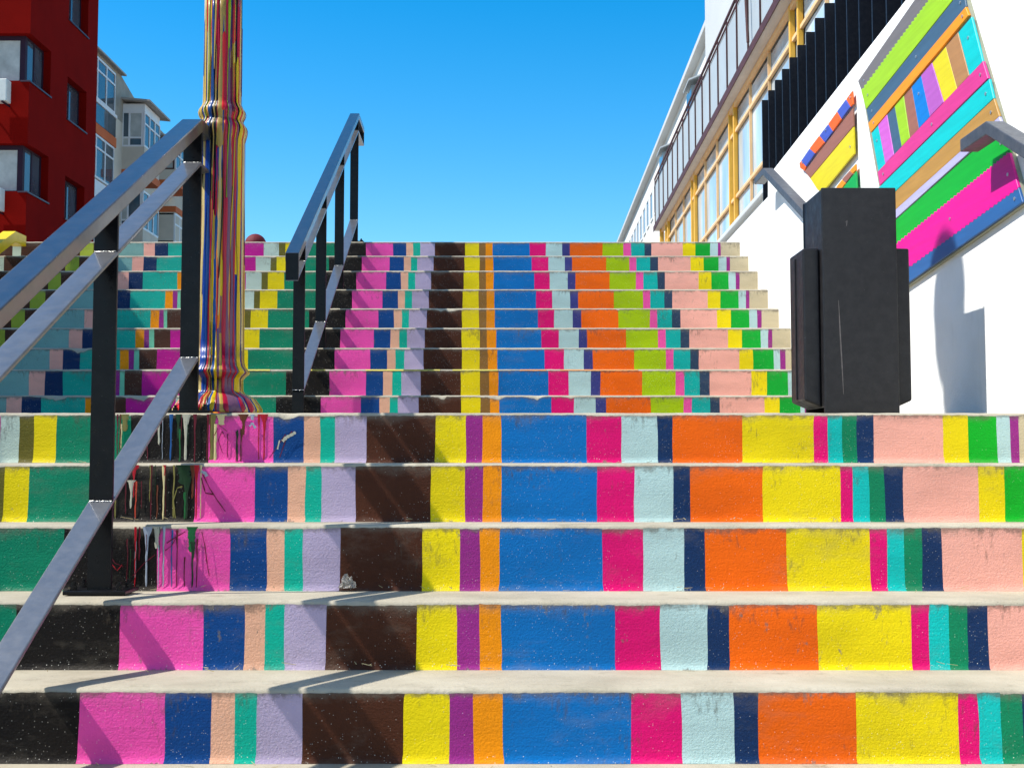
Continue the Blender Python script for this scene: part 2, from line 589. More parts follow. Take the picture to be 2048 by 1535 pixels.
def upper_stripes(i):
    ks = sorted(UP_X)
    for a, b in zip(ks, ks[1:]):
        if a <= i <= b:
            t = (i - a) / (b - a)
            xs = [p * (1 - t) + q * t + rng.uniform(-0.003, 0.003) for p, q in zip(UP_X[a], UP_X[b])]
            break
    off = (xs[0] + 0.955) * 0.9
    left = [x + off + (rng.uniform(-0.006, 0.006) if j else 0) for j, x in enumerate(UP_LEFTX)]
    left[0] = -3.8
    return list(zip(left + xs, UP_SEQ))


def smooth_noise(seed, n, amp):
    r = random.Random(seed)
    a = [r.uniform(-1, 1) for _ in range(n + 4)]
    return [amp * (a[i] + 2 * a[i + 1] + a[i + 2]) / 4 for i in range(n)]


LIP = 0.0085


def lip_depth(x, chips, seed):
    d = LIP + 0.0009 * math.sin(x * 9 + seed) * math.sin(x * 3.3 + 2 * seed) + 0.0008 * math.sin(x * 71 + 3 * seed) * math.sin(x * 29 + seed) + 0.0007 * math.sin(x * 190 + seed)
    for (a, b, dep) in chips:
        if a < x < b:
            t = (x - a) / (b - a)
            d += 1.9 * dep * (math.sin(math.pi * t) ** 0.6) * (0.8 + 0.2 * math.sin(x * 160)) * (0.6 + 0.4 * math.sin(5 * t + seed))
    return d


def make_step(parent, Y, zb, zt, stripes, chips, seed, depth=0.34, sag=0.0):
    """one concrete step with worn nosing, its riser paint as a sub-part"""
    x0, x1 = LEFT_X - 0.01, WALL_X + 0.01
    n = int((x1 - x0) / 0.02)
    r = random.Random(seed)
    prof = [(0.0, zb - 0.03), (0.0, zt - 0.012), (0.0016, zt - 0.006), (0.0055, zt - 0.0018), (0.013, zt - 0.0003), (0.05, zt - sag * 0.12), (depth, zt - sag * depth / 0.3)]
    v, f = [], []
    m = len(prof)
    wav = smooth_noise(seed, n + 1, 0.0010)
    wav2 = smooth_noise(seed + 50, n + 1, 0.0012)
    for i in range(n + 1):
        x = x0 + (x1 - x0) * i / n
        ch = lip_depth(x, chips, seed) - LIP
        ch = max(0.0, ch - 0.004)
        for j, (dy, z) in enumerate(prof):
            yy, zz = Y + dy, z
            if 1 <= j <= 4:
                yy += wav[i] * 0.8 + r.uniform(-0.0004, 0.0004)
                zz += wav2[i] * (0.7 if j > 1 else 0.2) + r.uniform(-0.0005, 0.0005)
                if ch > 0 and j >= 2:
                    yy += ch * 0.5
                    zz -= ch * (0.5 if j < 4 else 0.15)
                elif ch > 0:
                    zz -= ch * 0.9
            v.append((x, yy, zz))
    for i in range(n):
        for j in range(m - 1):
            a = i * m + j
            f.append((a, a + m, a + m + 1, a + 1))
    st = mesh_obj('step', v, f, M['concrete'], parent, smooth=True)
    # paint skin
    pv, pf, pc, puv = [], [], [], []
    SV = [0.0, 0.035, 0.075, 0.13, 0.35, 0.6, 0.82, 0.95, 1.0]
    SD = [0.0062, 0.0034, 0.0012, 0.0002, 0.0, 0.0, 0.0, -0.0002, -0.0008]
    rows = len(SV) - 1
    xs = [s[0] for s in stripes] + [WALL_X + 0.004]
    edges = []
    for q, x in enumerate(xs):
        wob = smooth_noise(seed * 100 + q, rows + 1, 0.0020)
        lean = random.Random(seed * 31 + q).uniform(-0.003, 0.003)
        if q in (0, len(xs) - 1):
            edges.append([x] * (rows + 1))
        else:
            edges.append([x + wob[j] + lean * (j / rows - 0.5) for j in range(rows + 1)])
    for q, (xa, cname) in enumerate(stripes):
        ea, eb = edges[q], edges[q + 1]
        if xs[q + 1] - xa < 0.002:
            continue
        nx = max(1, int((xs[q + 1] - xa) / 0.014))
        base = len(pv)
        cc = C[cname]
        tr = random.Random(seed * 77 + q)
        gain = tr.uniform(0.93, 1.05)
        topd = tr.uniform(-0.0015, 0.002)
        for i in range(nx + 1):
            t = i / nx
            for j in range(rows + 1):
                x = ea[j] * (1 - t) + eb[j] * t
                top = zt - lip_depth(x, chips, seed) - topd
                bot = zb + 0.0004 + 0.0003 * math.sin(x * 40 + seed)
                s = SV[j]
                z = bot + (top - bot) * s
                pv.append((x, Y - 0.0022 - SD[j] * (0.9 + 0.1 * math.sin(x * 13 + seed) * math.sin(x * 5.1)), z))
                pc.append((cc[0] * gain * 1.06, cc[1] * gain * 0.98, cc[2] * gain * 0.86, 1))
                puv.append((x, s))
        for i in range(nx):
            for j in range(rows):
                a = base + i * (rows + 1) + j
                b = a + rows + 1
                pf.append((a, b, b + 1, a + 1))
    p = mesh_obj('riser_paint', pv, pf, M['step_paint'], st, smooth=True)
    set_cols(p, pc, puv)
    return st


def set_cols(o, pc, puv):
    me = o.data
    ca = me.color_attributes.new('Col', 'FLOAT_COLOR', 'POINT')
    for i, c in enumerate(pc):
        ca.data[i].color = c
    uvl = me.uv_layers.new(name='UVMap')
    for lp in me.loops:
        uvl.data[lp.index].uv = puv[lp.vertex_index]


def chips_px(lst, y, Y):
    return [(atY(a, y, Y)[0], atY(b, y, Y)[0], d) for a, b, d in lst]


# lower flight -------------------------------------------------------------
low_z = {-4: -1.375, -3: -1.222, -2: -1.07, -1: -0.917, 0: -0.765}
LOW_TOP = {-5: -1.375, -4: -1.222, -3: -1.07, -2: -0.917, -1: -0.765, 0: -0.6127, 1: -0.4643, 2: -0.3235, 3: -0.1672, 4: -0.0126, 5: LAND_Z}
SAG = {1: 0.0142, 2: 0.0100, 3: 0.0085}
flight_low = thing('stair_flight', 'lower flight of concrete steps in the foreground with broad painted stripes', 'stairs', (0, 0, 0))
steps = {}
for k in range(-5, 6):
    Yk = 2.48 + 0.3 * (k - 1)
    ch = []
    if k == 5:
        ch = chips_px([(543, 590, 0.012), (1484, 1505, 0.006)], 828, 3.68)
    elif k == 3:
        ch = chips_px([(560, 640, 0.004)], 1049, 3.08)
    elif k == 2:
        ch = chips_px([(1440, 1480, 0.003)], 1201, 2.78)
    zb = LOW_TOP[k - 1] - SAG.get(k - 1, 0.008 if k <= 0 else 0.0) if k > -5 else GROUND_Z
    steps[('low', k)] = make_step(flight_low, Yk, zb, LOW_TOP[k], lower_stripes(k), ch, 11 + k, sag=SAG.get(k, 0.008 if k < 0 else 0.0))
# upper flight -------------------------------------------------------------
flight_up = thing('stair_flight', 'upper flight of concrete steps behind the landing, narrower stripes, rising to the sky', 'stairs', (0, 0, 0))
UP_CHIPS = {0: [(246, 298, 0.016), (66, 132, 0.014), (866, 892, 0.013), (960, 1008, 0.014), (1048, 1082, 0.013), (1125, 1150, 0.008)],
            2: [(140, 180, 0.013)], 4: [(872, 905, 0.009), (893, 928, 0.010), (1232, 1246, 0.005)], 6: [(770, 800, 0.004), (1332, 1348, 0.004)],
            7: [(536, 552, 0.006), (278, 352, 0.004), (1336, 1350, 0.004)], 8: []}
UP_EDGE_PX = [790, 738, 695, 655, 616, 578, 541, 511, 483]
for i in range(9):
    zb = LAND_Z if i == 0 else UP_Z[i - 1]
    ch = chips_px(UP_CHIPS.get(i, []), UP_EDGE_PX[i], UP_Y[i])
    steps[('up', i)] = make_step(flight_up, UP_Y[i], zb, UP_Z[i], upper_stripes(i), ch, 41 + i, depth=0.36)

# yellow brushed along one nosing of the upper flight
def nose_paint(step, Y, zt, px0, px1, ypx, cname, gaps=()):
    xa, xb = atY(px0, ypx, Y)[0], atY(px1, ypx, Y)[0]
    pr = [(-0.0030, zt - 0.0095), (-0.0016, zt - 0.0055), (0.0022, zt - 0.0022), (0.0050, zt - 0.0006)]
    n = int((xb - xa) / 0.012)
    v, f, pc, uv = [], [], [], []
    rr = random.Random(5)
    for i in range(n + 1):
        x = xa + (xb - xa) * i / n
        w = rr.uniform(0.0, 0.002)
        for j, (dy, z) in enumerate(pr):
            v.append((x, Y + dy, z + (w if j == 0 else 0)))
            pc.append(tuple(k_ * 0.55 + 0.10 for k_ in C[cname][:3]) + (1,))
            uv.append((x, 0.5))
    for i in range(n):
        for j in range(3):
            a = i * 4 + j
            f.append((a, a + 4, a + 5, a + 1))
    o = mesh_obj('nosing_paint', v, f, M['step_paint'], step)
    set_cols(o, pc, uv)


nose_paint(steps[('up', 1)], UP_Y[1], UP_Z[1], 606, 650, 738, 'yellow')
nose_paint(steps[('up', 1)], UP_Y[1], UP_Z[1], 731, 880, 738, 'yellow')
nose_paint(steps[('up', 1)], UP_Y[1], UP_Z[1], 905, 996, 738, 'yellow')
nose_paint(steps[('up', 1)], UP_Y[1], UP_Z[1], 1040, 1092, 738, 'orange')
nose_paint(steps[('up', 1)], UP_Y[1], UP_Z[1], 1120, 1276, 738, 'orange')
nose_paint(steps[('up', 1)], UP_Y[1], UP_Z[1], 484, 540, 738, 'yellow')

# spilled paint under the lamp post
DR = dict(red=srgb(168, 14, 34), wht=srgb(176, 174, 156), grn=srgb(20, 92, 46), dgr=srgb(20, 50, 26), blu=srgb(20, 80, 140), olv=srgb(120, 115, 60),
          gry=srgb(150, 160, 175), crm=srgb(205, 190, 140), brn=srgb(96, 46, 24), org=srgb(176, 60, 40), mar=srgb(92, 10, 32))


def drips(step, Y, zt, zb, ypx, items, seed, strokes=()):
    """items: (px centre, width px at top, width px below, start v, end v, colour); v runs 0 (nosing) .. 1 (foot)"""
    v, f, pc, uv = [], [], [], []
    rr = random.Random(seed)
    H = zt - zb
    s = Y / FPX
    items = [(a_, b_ * 0.8, c_ * 0.62, d_, e_, f_) for a_, b_, c_, d_, e_, f_ in items]
    lo_px, hi_px = min(i_[0] for i_ in items), max(i_[0] for i_ in items)
    for q in range(6):
        c_ = rr.choice(['mar', 'mar', 'mar', 'dgr', 'brn', 'olv', 'dgr', 'gry'])
        va_ = rr.choice([0, 0, rr.uniform(0, 0.5)])
        w_ = rr.choice([1.2, 1.6, 2.4])
        items.append((rr.uniform(lo_px - 4, hi_px - 40), w_ * 1.4, w_, va_, min(1.0, va_ + rr.uniform(0.25, 1.0)), c_))
    for q, (cx, w0, w1, va, vb, cn) in enumerate(items):
        cx_m = atY(cx, ypx, Y)[0]
        n = 12
        wob = smooth_noise(seed * 13 + q, n + 1, 0.0016)
        b0 = len(v)
        lift = 0.0030 + 0.0006 * (q % 6)
        for i in range(n + 1):
            t = i / n
            vv = va + (vb - va) * t
            w = (w0 + (w1 - w0) * min(1, t * 2.6) ** 0.7) * s * 0.5 * (1 + 0.22 * math.sin(9 * t + q) * math.sin(23 * t + 2 * q))
            if i == n:
                w *= 0.45
            z = zt - LIP * 0.55 - (H - LIP * 0.5) * vv
            for e, lf in ((-1, 0), (-0.45, 0.0007), (0.45, 0.0007), (1, 0)):
                v.append((cx_m + wob[i] + e * w * (1 + rr.uniform(-0.12, 0.12)), Y - lift - lf, z))
                pc.append(DR[cn])
                uv.append((0.5, 0.5))
        for i in range(n):
            for j in range(3):
                a = b0 + i * 4 + j
                f.append((a, a + 1, a + 5, a + 4))
    for q, (pts, wpx, cn) in enumerate(strokes):
        # flung threads of paint: polyline in pixels, thin ribbon on the riser
        P3 = [atY(a_, b_, Y) for a_, b_ in pts]
        fine = []
        for i_ in range(len(P3) - 1):
            for k_ in range(4):
                t_ = k_ / 4
                fine.append([P3[i_][m_] * (1 - t_) + P3[i_ + 1][m_] * t_ for m_ in (0, 2)])
        fine.append([P3[-1][0], P3[-1][2]])
        b0 = len(v)
        for i_, (x_, z_) in enumerate(fine):
            i2 = min(i_ + 1, len(fine) - 1)
            dx_, dz_ = fine[i2][0] - fine[i2 - 1][0], fine[i2][1] - fine[i2 - 1][1]
            L_ = math.hypot(dx_, dz_) or 1
            w_ = wpx * s * 0.5 * rr.uniform(0.5, 1.2)
            for e_ in (-1, 1):
                v.append((x_ - e_ * dz_ / L_ * w_, Y - 0.0068 - 0.0002 * q, z_ + e_ * dx_ / L_ * w_))
                pc.append(DR[cn])
                uv.append((0.5, 0.5))
        for i_ in range(len(fine) - 1):
            a_ = b0 + i_ * 2
            f.append((a_, a_ + 1, a_ + 3, a_ + 2))
    o = mesh_obj('paint_drips', v, f, M['drip_solid'], step)
    set_cols(o, pc, uv)
    tag(o, kind='stuff')


t = NT('spilled_enamel')
at_ = t.node('ShaderNodeAttribute', attribute_name='Col')
M['drip_solid'] = t.done(t.mix(t.map(t.noise(t.pos(), 150, 3), 0.62, 0.72, 0, 0.4), at_.outputs['Color'], (0.03, 0.025, 0.02, 1)), 0.34,
                         t.bump(t.noise(t.pos(), 70, 3), 0.3, 0.003), spec=0.28, coat=0.05)

rr = random.Random(3)
d5 = [(318, 9, 6, 0, .62, 'wht'), (372, 24, 8, 0, 1, 'wht'), (343, 12, 5, 0, .95, 'blu'), (357, 18, 6, 0, .5, 'dgr'), (361, 6, 4, .3, 1, 'grn'),
      (391, 9, 4, 0, 1, 'mar'), (424, 22, 13, 0, 1, 'olv'), (431, 7, 8, .2, 1, 'crm'), (416, 8, 4, 0, 1, 'mar'),
      (487, 32, 9, 0, .42, 'brn'), (483, 8, 4, .3, 1, 'brn'), (474, 4, 3, .35, 1, 'dgr'), (518, 8, 3, 0, 1, 'red'), (529, 20, 5, 0, 1, 'red'),
      (456, 3, 2, .4, .9, 'mar'), (250, 26, 16, 0, .35, 'olv'), (244, 5, 3, .2, .7, 'crm'), (236, 5, 3, 0, .85, 'mar'), (296, 5, 3, .3, 1, 'mar'),
      (443, 30, 18, 0, .22, 'crm'), (505, 18, 10, 0, .12, 'gry')]
drips(steps[('low', 5)], 3.68, LAND_Z, LOW_TOP[4], 874, d5, 2,
      [([(560, 915), (572, 880), (585, 862)], 2.0, 'mar'), ([(540, 915), (556, 892), (572, 868)], 1.8, 'mar'), ([(446, 905), (438, 880), (445, 862), (452, 875)], 1.6, 'mar'),
       ([(430, 870), (440, 850), (455, 862)], 1.6, 'brn'), ([(566, 882), (574, 874), (586, 868), (592, 864)], 7.0, 'wht'), ([(556, 898), (560, 880)], 3.0, 'wht'), ([(500, 852), (506, 846), (512, 856)], 5.0, 'gry')])
d4 = [(268, 26, 4, 0, .6, 'red'), (263, 22, 6, .28, .8, 'wht'), (273, 5, 4, .3, 1, 'org'), (303, 5, 3, 0, 1, 'mar'),
      (328, 10, 5, 0, 1, 'crm'), (330, 8, 3, 0, .2, 'red'), (348, 5, 4, 0, 1, 'olv'), (368, 44, 34, 0, .36, 'dgr'), (374, 30, 9, .2, 1, 'dgr'), (371, 8, 5, .5, 1, 'grn'),
      (386, 14, 7, 0, .62, 'brn'), (394, 13, 5, 0, 1, 'red'), (402, 5, 3, 0, 1, 'crm'), (232, 5, 4, 0, 1, 'olv'), (284, 3, 2, .3, .8, 'mar')]
drips(steps[('low', 4)], 3.38, LOW_TOP[4], LOW_TOP[3], 985, d4, 5,
      [([(407, 948), (420, 975), (436, 1000), (452, 1022)], 2.0, 'mar'), ([(404, 955), (412, 985), (428, 988)], 2.6, 'mar'), ([(404, 942), (412, 946), (415, 952)], 7.0, 'gry'),
       ([(352, 1035), (348, 1000), (356, 975), (366, 972)], 2.4, 'olv')])
d3 = [(294, 22, 6, 0, 1, 'gry'), (314, 26, 12, 0, .36, 'wht'), (318, 4, 3, .3, 1, 'gry'), (328, 8, 4, 0, 1, 'gry'), (345, 5, 4, .05, 1, 'blu'),
      (355, 6, 3, .05, 1, 'mar'), (370, 4, 3, .5, 1, 'mar'), (384, 28, 20, .0, .42, 'grn'), (386, 16, 5, .25, 1, 'dgr'), (395, 5, 3, .2, 1, 'mar'),
      (272, 7, 3, 0, 1, 'red'), (256, 3, 2, .2, .9, 'mar')]
drips(steps[('low', 3)], 3.08, LOW_TOP[3], LOW_TOP[2], 1112, d3, 8,
      [([(405, 1062), (412, 1095), (416, 1130), (420, 1150)], 2.0, 'mar'), ([(335, 1085), (350, 1075), (372, 1062)], 2.2, 'mar'), ([(332, 1100), (345, 1090), (356, 1070)], 1.8, 'mar'),
       ([(218, 1105), (232, 1125), (248, 1132)], 2.0, 'mar'), ([(222, 1122), (236, 1140), (246, 1128)], 1.6, 'red'), ([(268, 1150), (290, 1125), (312, 1108)], 1.6, 'mar')])


# ------------------------------------------------------------------ side walls of the stairs
def wall_thing(name, label, poly, x0, x1):
    mb = MB()
    mb.prism_x(poly, x0, x1)
    o = mb.build(name, M['plaster'], None, bevel=0.012)
    return tag(o, label, 'wall')


wall_thing('stair_wall', 'sunlit white rendered wall along the right edge of the steps behind the litter bin',
           [(-1.5, -1.6), (8.95, -1.6), (8.95, 1.62), (7.47, 1.64), (7.46, 1.765), (4.8, 1.865), (1.0, 1.95), (-1.5, 1.95)], WALL_X, WALL_X + 0.24)
wall_thing('stair_wall', 'white rendered wall beyond the left edge of the steps, past the yellow handrail',
           [(-0.5, -1.6), (7.9, -1.6), (7.9, 2.66), (-0.5, 2.66)], LEFT_X - 0.3, LEFT_X)


# ------------------------------------------------------------------ railings
def strip(pts, th):
    """bar outline: top polyline (y, z) with vertical thickness th"""
    return pts + [(y, z - th) for y, z in reversed(pts)]


def z_on(top, y):
    for (a, za), (b, zb) in zip(top, top[1:]):
        if a <= y <= b:
            return za + (zb - za) * (y - a) / (b - a)
    return top[-1][1] if y > top[-1][0] else top[0][1]


def build_railing(label, X, top, dmid, dlow, posts, low_range, ends, drift=0.0, yref=0.0, w=0.06):
    t = thing('railing', label, 'railing', (X, posts[0][0], posts[0][1]))
    inv = Vector((-X, -posts[0][0], -posts[0][1]))

    def put(o):
        o.location = inv
        return o

    def bar(name, pts, th, ww):
        return put(MB().prism_x(strip(pts, th), X - ww / 2, X + ww / 2, drift, yref).build(name, M['rail' if name == 'handrail' else 'flat_rail'], t, bevel=0.003))
    bar('handrail', top, 0.042, w + 0.006)
    bar('middle_rail', [(y, z - dmid) for y, z in top], 0.011, w)
    ys = sorted([low_range[0], low_range[1]] + [p[0] for p in top if low_range[0] < p[0] < low_range[1]])
    bar('lower_rail', [(y, z_on(top, y) - dlow) for y in ys], 0.011, w)
    for (y, z) in posts:
        xx = X + drift * (y - yref)
        th = z_on(top, y) - 0.036
        zm, zl = z_on(top, y) - dmid, z_on(top, y) - dlow
        put(MB().box(xx - w / 2 + 0.001, xx + w / 2 - 0.001, y, y + 0.010, z + 0.006, th).build('post', M['black'], t, bevel=0.0015))
        pl = put(MB().box(xx - 0.075, xx + 0.075, y - 0.035, y + 0.075, z - 0.002, z + 0.008).build('base_plate', M['black'], t, bevel=0.002))
        for sx in (-0.055, 0.055):
            for sy in (-0.015, 0.055):
                b = MB().cyl((xx + sx, y + sy, z + 0.008), (xx + sx, y + sy, z + 0.020), 0.009, n=6)
                b.cyl((xx + sx, y + sy, z + 0.020), (xx + sx, y + sy, z + 0.028), 0.0045, n=8)
                bo = b.build('bolt', M['black'], pl)
        # weld seams where the rails meet the post
        rw = random.Random(int(y * 100))
        for zz in (zm, zl):
            if zz < z + 0.05:
                continue
            pts = []
            for q in range(13):
                px = xx - w / 2 + 0.003 + (w - 0.006) * q / 12
                r = rw.uniform(0.0016, 0.0042)
                pts.append((px, r))
            sv, sf = [], []
            for px, r in pts:
                for h in range(5):
                    a = math.pi * h / 4
                    sv.append((px, y + 0.001 - r * math.cos(a) * 1.0 - 0.001, zz + r * math.sin(a)))
            for q in range(12):
                for h in range(4):
                    b0 = q * 5 + h
                    sf.append((b0, b0 + 5, b0 + 6, b0 + 1))
            put(mesh_obj('weld_seam', sv, sf, M['weld'], t, smooth=True))
    for y in ends:
        xx = X + drift * (y - yref)
        zt_ = z_on(top, y)
        put(MB().box(xx - w / 2 - 0.001, xx + w / 2 + 0.001, y - 0.006, y + 0.006, zt_ - dmid - 0.009, zt_ - 0.004).build('end_plate', M['black'], t, bevel=0.0015))
    return t


S1 = 0.536
r1_top = [(1.15, 1.06 - S1 * (3.72 - 1.15)), (3.72, 1.06), (3.98, 1.06)]
build_railing('black steel railing in the left foreground, standing beside the paint-covered lamp post',
              -1.0, r1_top, 0.137, 0.748,
              [(1.45, -0.917), (2.2, -0.6127), (2.945, -0.3235), (3.725, LAND_Z)], (1.45, 3.725), [1.155, 3.975])
S2 = 0.535
r2_top = [(5.70, 2.45 - S2 * (8.45 - 5.70)), (8.45, 2.45), (8.83, 2.45)]
build_railing('black steel railing on the upper flight, right of the lamp post, against the sky',
              -1.055, r2_top, 0.125, 0.765,
              [(5.93, LAND_Z), (6.73, UP_Z[2]), (7.58, UP_Z[5]), (8.45, PLAZA_Z)], (5.93, 8.45), [5.705, 8.825], drift=-0.026, yref=6.0)


def wall_handrail(label, X, pts, mat, brackets, wall_x, th=0.042, w=0.06):
    t = thing('wall_handrail', label, 'handrail', (X, pts[0][0], pts[0][1]))
    inv = Vector((-X, -pts[0][0], -pts[0][1]))
    o = MB().prism_x(strip(pts, th), X - w / 2, X + w / 2).build('handrail', mat, t, bevel=0.003)
    o.location = inv
    sgn = 1 if wall_x > X else -1
    for y in brackets:
        z = z_on(pts, y) - th
        b = MB()
        b.box(X - 0.006, X + 0.006, y - 0.012, y + 0.012, z - 0.05, z + 0.002)
        xa, xb = sorted((X - 0.006 * sgn, wall_x + 0.01 * sgn))
        b.box(xa, xb, y - 0.0125, y + 0.0125, z - 0.062, z - 0.048)
        xa, xb = sorted((wall_x - 0.006 * sgn, wall_x + 0.01 * sgn))
        b.box(xa, xb, y - 0.04, y + 0.04, z - 0.095, z - 0.015)
        bo = b.build('bracket', mat, t, bevel=0.002)
        bo.location = inv
    return t


M['wall_rail'] = mat_black_metal('wall_rail_metal', (0.045, 0.05, 0.062), (0.35, 0.5), 0.25, spec=0.4, spk=0.1)
sl = 0.475
wall_handrail('grey steel handrail on the right wall, upper end hooking out beside the litter bin', 1.5,
              [(5.35, 1.70 - sl * (6.985 - 5.6)), (5.6, 1.70 - sl * (6.985 - 5.6)), (6.985, 1.70), (7.23, 1.70)], M['wall_rail'], [5.75], WALL_X)
wall_handrail('grey steel handrail end at the right picture edge, crossing the striped board panel', 1.5,
              [(1.3, 1.045 - 0.536 * (3.69 - 1.3)), (3.69, 1.045), (3.905, 1.045)], M['wall_rail'], [1.7, 3.0], WALL_X)
M['yellow_rail'] = mat_plain('yellow_enamel', srgb(222, 190, 10), 0.35, 0.12, 8, 0.1)
wall_handrail('yellow painted handrail end at the far left above the top steps', -3.44,
              [(5.9, 1.553 - 0.51 * (8.18 - 5.9)), (8.18, 1.553), (8.36, 1.553)], M['yellow_rail'], [6.4, 7.6], LEFT_X, th=0.075, w=0.09)


# ------------------------------------------------------------------ lamp post
def lathe(name, prof, cx, cy, mat, parent, seg=72, flute=0, famp=0.0):
    v, f, uv = [], [], []
    n = len(prof)
    for i in range(seg + 1):
        a = 2 * math.pi * i / seg
        for (r, z) in prof:
            rr_ = r * (1 + famp * math.cos(flute * a)) if flute else r
            v.append((cx + rr_ * math.sin(a), cy - rr_ * math.cos(a), z))
            uv.append((i / seg, z))
    for i in range(seg):
        for j in range(n - 1):
            a = i * n + j
            f.append((a, a + n, a + n + 1, a + 1))
    o = mesh_obj(name, v, f, mat, parent, smooth=True)
    uvl = o.data.uv_layers.new(name='UVMap')
    for lp in o.data.loops:
        uvl.data[lp.index].uv = uv[lp.vertex_index]
    return o


LX, LY = -0.9475, 3.885
lamp = thing('lamp_post', 'tall street lamp post covered in multicoloured running paint, standing at the landing edge', 'lamp post', (LX, LY, LAND_Z))


def dense(prof, step=0.03):
    out = [prof[0]]
    for (r0, z0), (r1, z1) in zip(prof, prof[1:]):
        k = max(1, int(abs(z1 - z0) / step))
        for i in range(1, k + 1):
            out.append((r0 + (r1 - r0) * i / k, z0 + (z1 - z0) * i / k))
    return out


def lpart(name, prof, mat=None, **kw):
    o = lathe(name, [(r, z - LAND_Z) for r, z in prof], 0, 0, mat or M['drip'], lamp, **kw)
    # poured paint leaves an uneven skin
    return o


L0 = LAND_Z
lpart('foot', [(0.0, L0 - 0.002), (0.140, L0 - 0.001), (0.139, L0 + 0.018), (0.133, L0 + 0.030), (0.128, L0 + 0.036), (0.116, L0 + 0.052), (0.098, L0 + 0.062), (0.084, L0 + 0.068), (0.0765, L0 + 0.077), (0.0755, L0 + 0.115),
               (0.0755, 0.2537), (0.083, 0.2634), (0.0915, 0.270), (0.0965, 0.2760), (0.092, 0.284), (0.083, 0.296), (0.0795, 0.312), (0.0785, 0.33)])
lpart('shaft', dense([(0.0785, 0.33), (0.0775, 0.45), (0.0735, 0.7607), (0.0715, 1.0305)]))
lpart('collar', [(0.0715, 1.0305), (0.074, 1.040), (0.0778, 1.0550), (0.0795, 1.0680), (0.076, 1.0790), (0.068, 1.0900), (0.0645, 1.0970), (0.0660, 1.1030), (0.0705, 1.1110), (0.0735, 1.1220),
                 (0.0705, 1.1330), (0.0630, 1.1440), (0.0590, 1.1540), (0.0585, 1.17)])
lpart('upper_shaft', dense([(0.0585, 1.17), (0.0575, 1.5), (0.053, 2.6), (0.049, 3.34)]))
lpart('neck', [(0.049, 3.34), (0.075, 3.37), (0.080, 3.40), (0.062, 3.43), (0.058, 3.46), (0.085, 3.53)])
M['lantern_glass'] = mat_plain('frosted_globe', (0.75, 0.73, 0.68), 0.3, 0.05)
lpart('lantern', [(0.085, 3.53), (0.130, 3.56), (0.150, 3.62), (0.152, 3.68), (0.140, 3.74)], M['lantern_glass'])
lpart('lantern_cap', [(0.160, 3.74), (0.155, 3.77), (0.11, 3.83), (0.05, 3.88), (0.02, 3.895), (0.022, 3.915), (0.0, 3.93)], M['black'])

# raised runs of enamel down the whole post, each with its own width, start and end
LPROF = [(0.139, L0 + 0.004), (0.139, L0 + 0.018), (0.128, L0 + 0.036), (0.116, L0 + 0.052), (0.098, L0 + 0.062), (0.084, L0 + 0.068), (0.0765, L0 + 0.077), (0.0755, 0.2537), (0.083, 0.2634), (0.0915, 0.270), (0.0965, 0.2760),
         (0.092, 0.284), (0.083, 0.296), (0.0795, 0.312), (0.0785, 0.33), (0.0775, 0.45), (0.0735, 0.7607), (0.0715, 1.0305), (0.074, 1.040), (0.0778, 1.0550), (0.0795, 1.0680), (0.076, 1.0790), (0.068, 1.0900), (0.0645, 1.0970),
         (0.0660, 1.1030), (0.0705, 1.1110), (0.0735, 1.1220), (0.0705, 1.1330), (0.0630, 1.1440), (0.0590, 1.1540), (0.0585, 1.17), (0.0575, 1.5), (0.053, 2.6), (0.049, 3.34)]


def post_r(z):
    for (ra, za), (rb_, zb_) in zip(LPROF, LPROF[1:]):
        if za <= z <= zb_:
            return ra + (rb_ - ra) * (z - za) / (zb_ - za)
    return LPROF[0][0] if z < LPROF[0][1] else LPROF[-1][0]


ZKEY = sorted([z for r, z in LPROF] + [0.33 + 0.045 * i for i in range(67)])
v, f, pc, uv = [], [], [], []
rl = random.Random(77)
cols = PALETTE_DRIP + [PALETTE_DRIP[i] for i in (0, 1, 2, 3, 4, 5, 6, 14, 0, 12, 11, 1, 10, 4)]
for q in range(190):
    z1 = 3.3 if rl.random() < 0.25 else rl.uniform(0.35, 3.3)
    z0 = max(L0 + 0.006, z1 - rl.choice([0.25, 0.5, 0.9, 1.4, 2.4]) * rl.uniform(0.5, 1.3))
    a0 = rl.uniform(0, 2 * math.pi)
    wd0 = rl.choice([0.0025, 0.004, 0.0055, 0.0075, 0.0105])
    zs = [z0] + [z for z in ZKEY if z0 + 0.004 < z < z1 - 0.004] + [z1]
    c_ = rl.choice(cols)
    g_ = rl.uniform(0.65, 1.0)
    ph, am = rl.uniform(0, 6), rl.uniform(0.02, 0.11)
    b0 = len(v)
    lift = 0.0006 + 0.0006 * (q % 5)
    for i, z in enumerate(zs):
        k_ = i / max(1, len(zs) - 1)
        w_ = wd0 * (0.75 + 0.35 * math.sin(z * 7 + ph) * math.sin(z * 17 + 2 * ph))
        if i == 0:
            w_ *= 0.35
        elif z - z0 < 0.05:
            w_ *= 1.15
        if i == len(zs) - 1:
            w_ *= 0.3
        R_ = post_r(z)
        a = a0 + am * math.sin(z * 3.1 + ph) + 0.4 * am * math.sin(z * 11 + ph)
        for e_, h_ in ((-1, 0.0), (-0.5, 0.0013), (0.5, 0.0013), (1, 0.0)):
            aa = a + e_ * w_ / 0.075
            rr_ = R_ + lift + h_
            v.append((rr_ * math.sin(aa), -rr_ * math.cos(aa), z - L0))
            pc.append((c_[0] * g_ * 0.88, c_[1] * g_ * 0.84, c_[2] * g_ * 0.78, 1))
            uv.append((0.5, 0.5))
    for i in range(len(zs) - 1):
        for j in range(3):
            a = b0 + i * 4 + j
            f.append((a, a + 1, a + 5, a + 4))
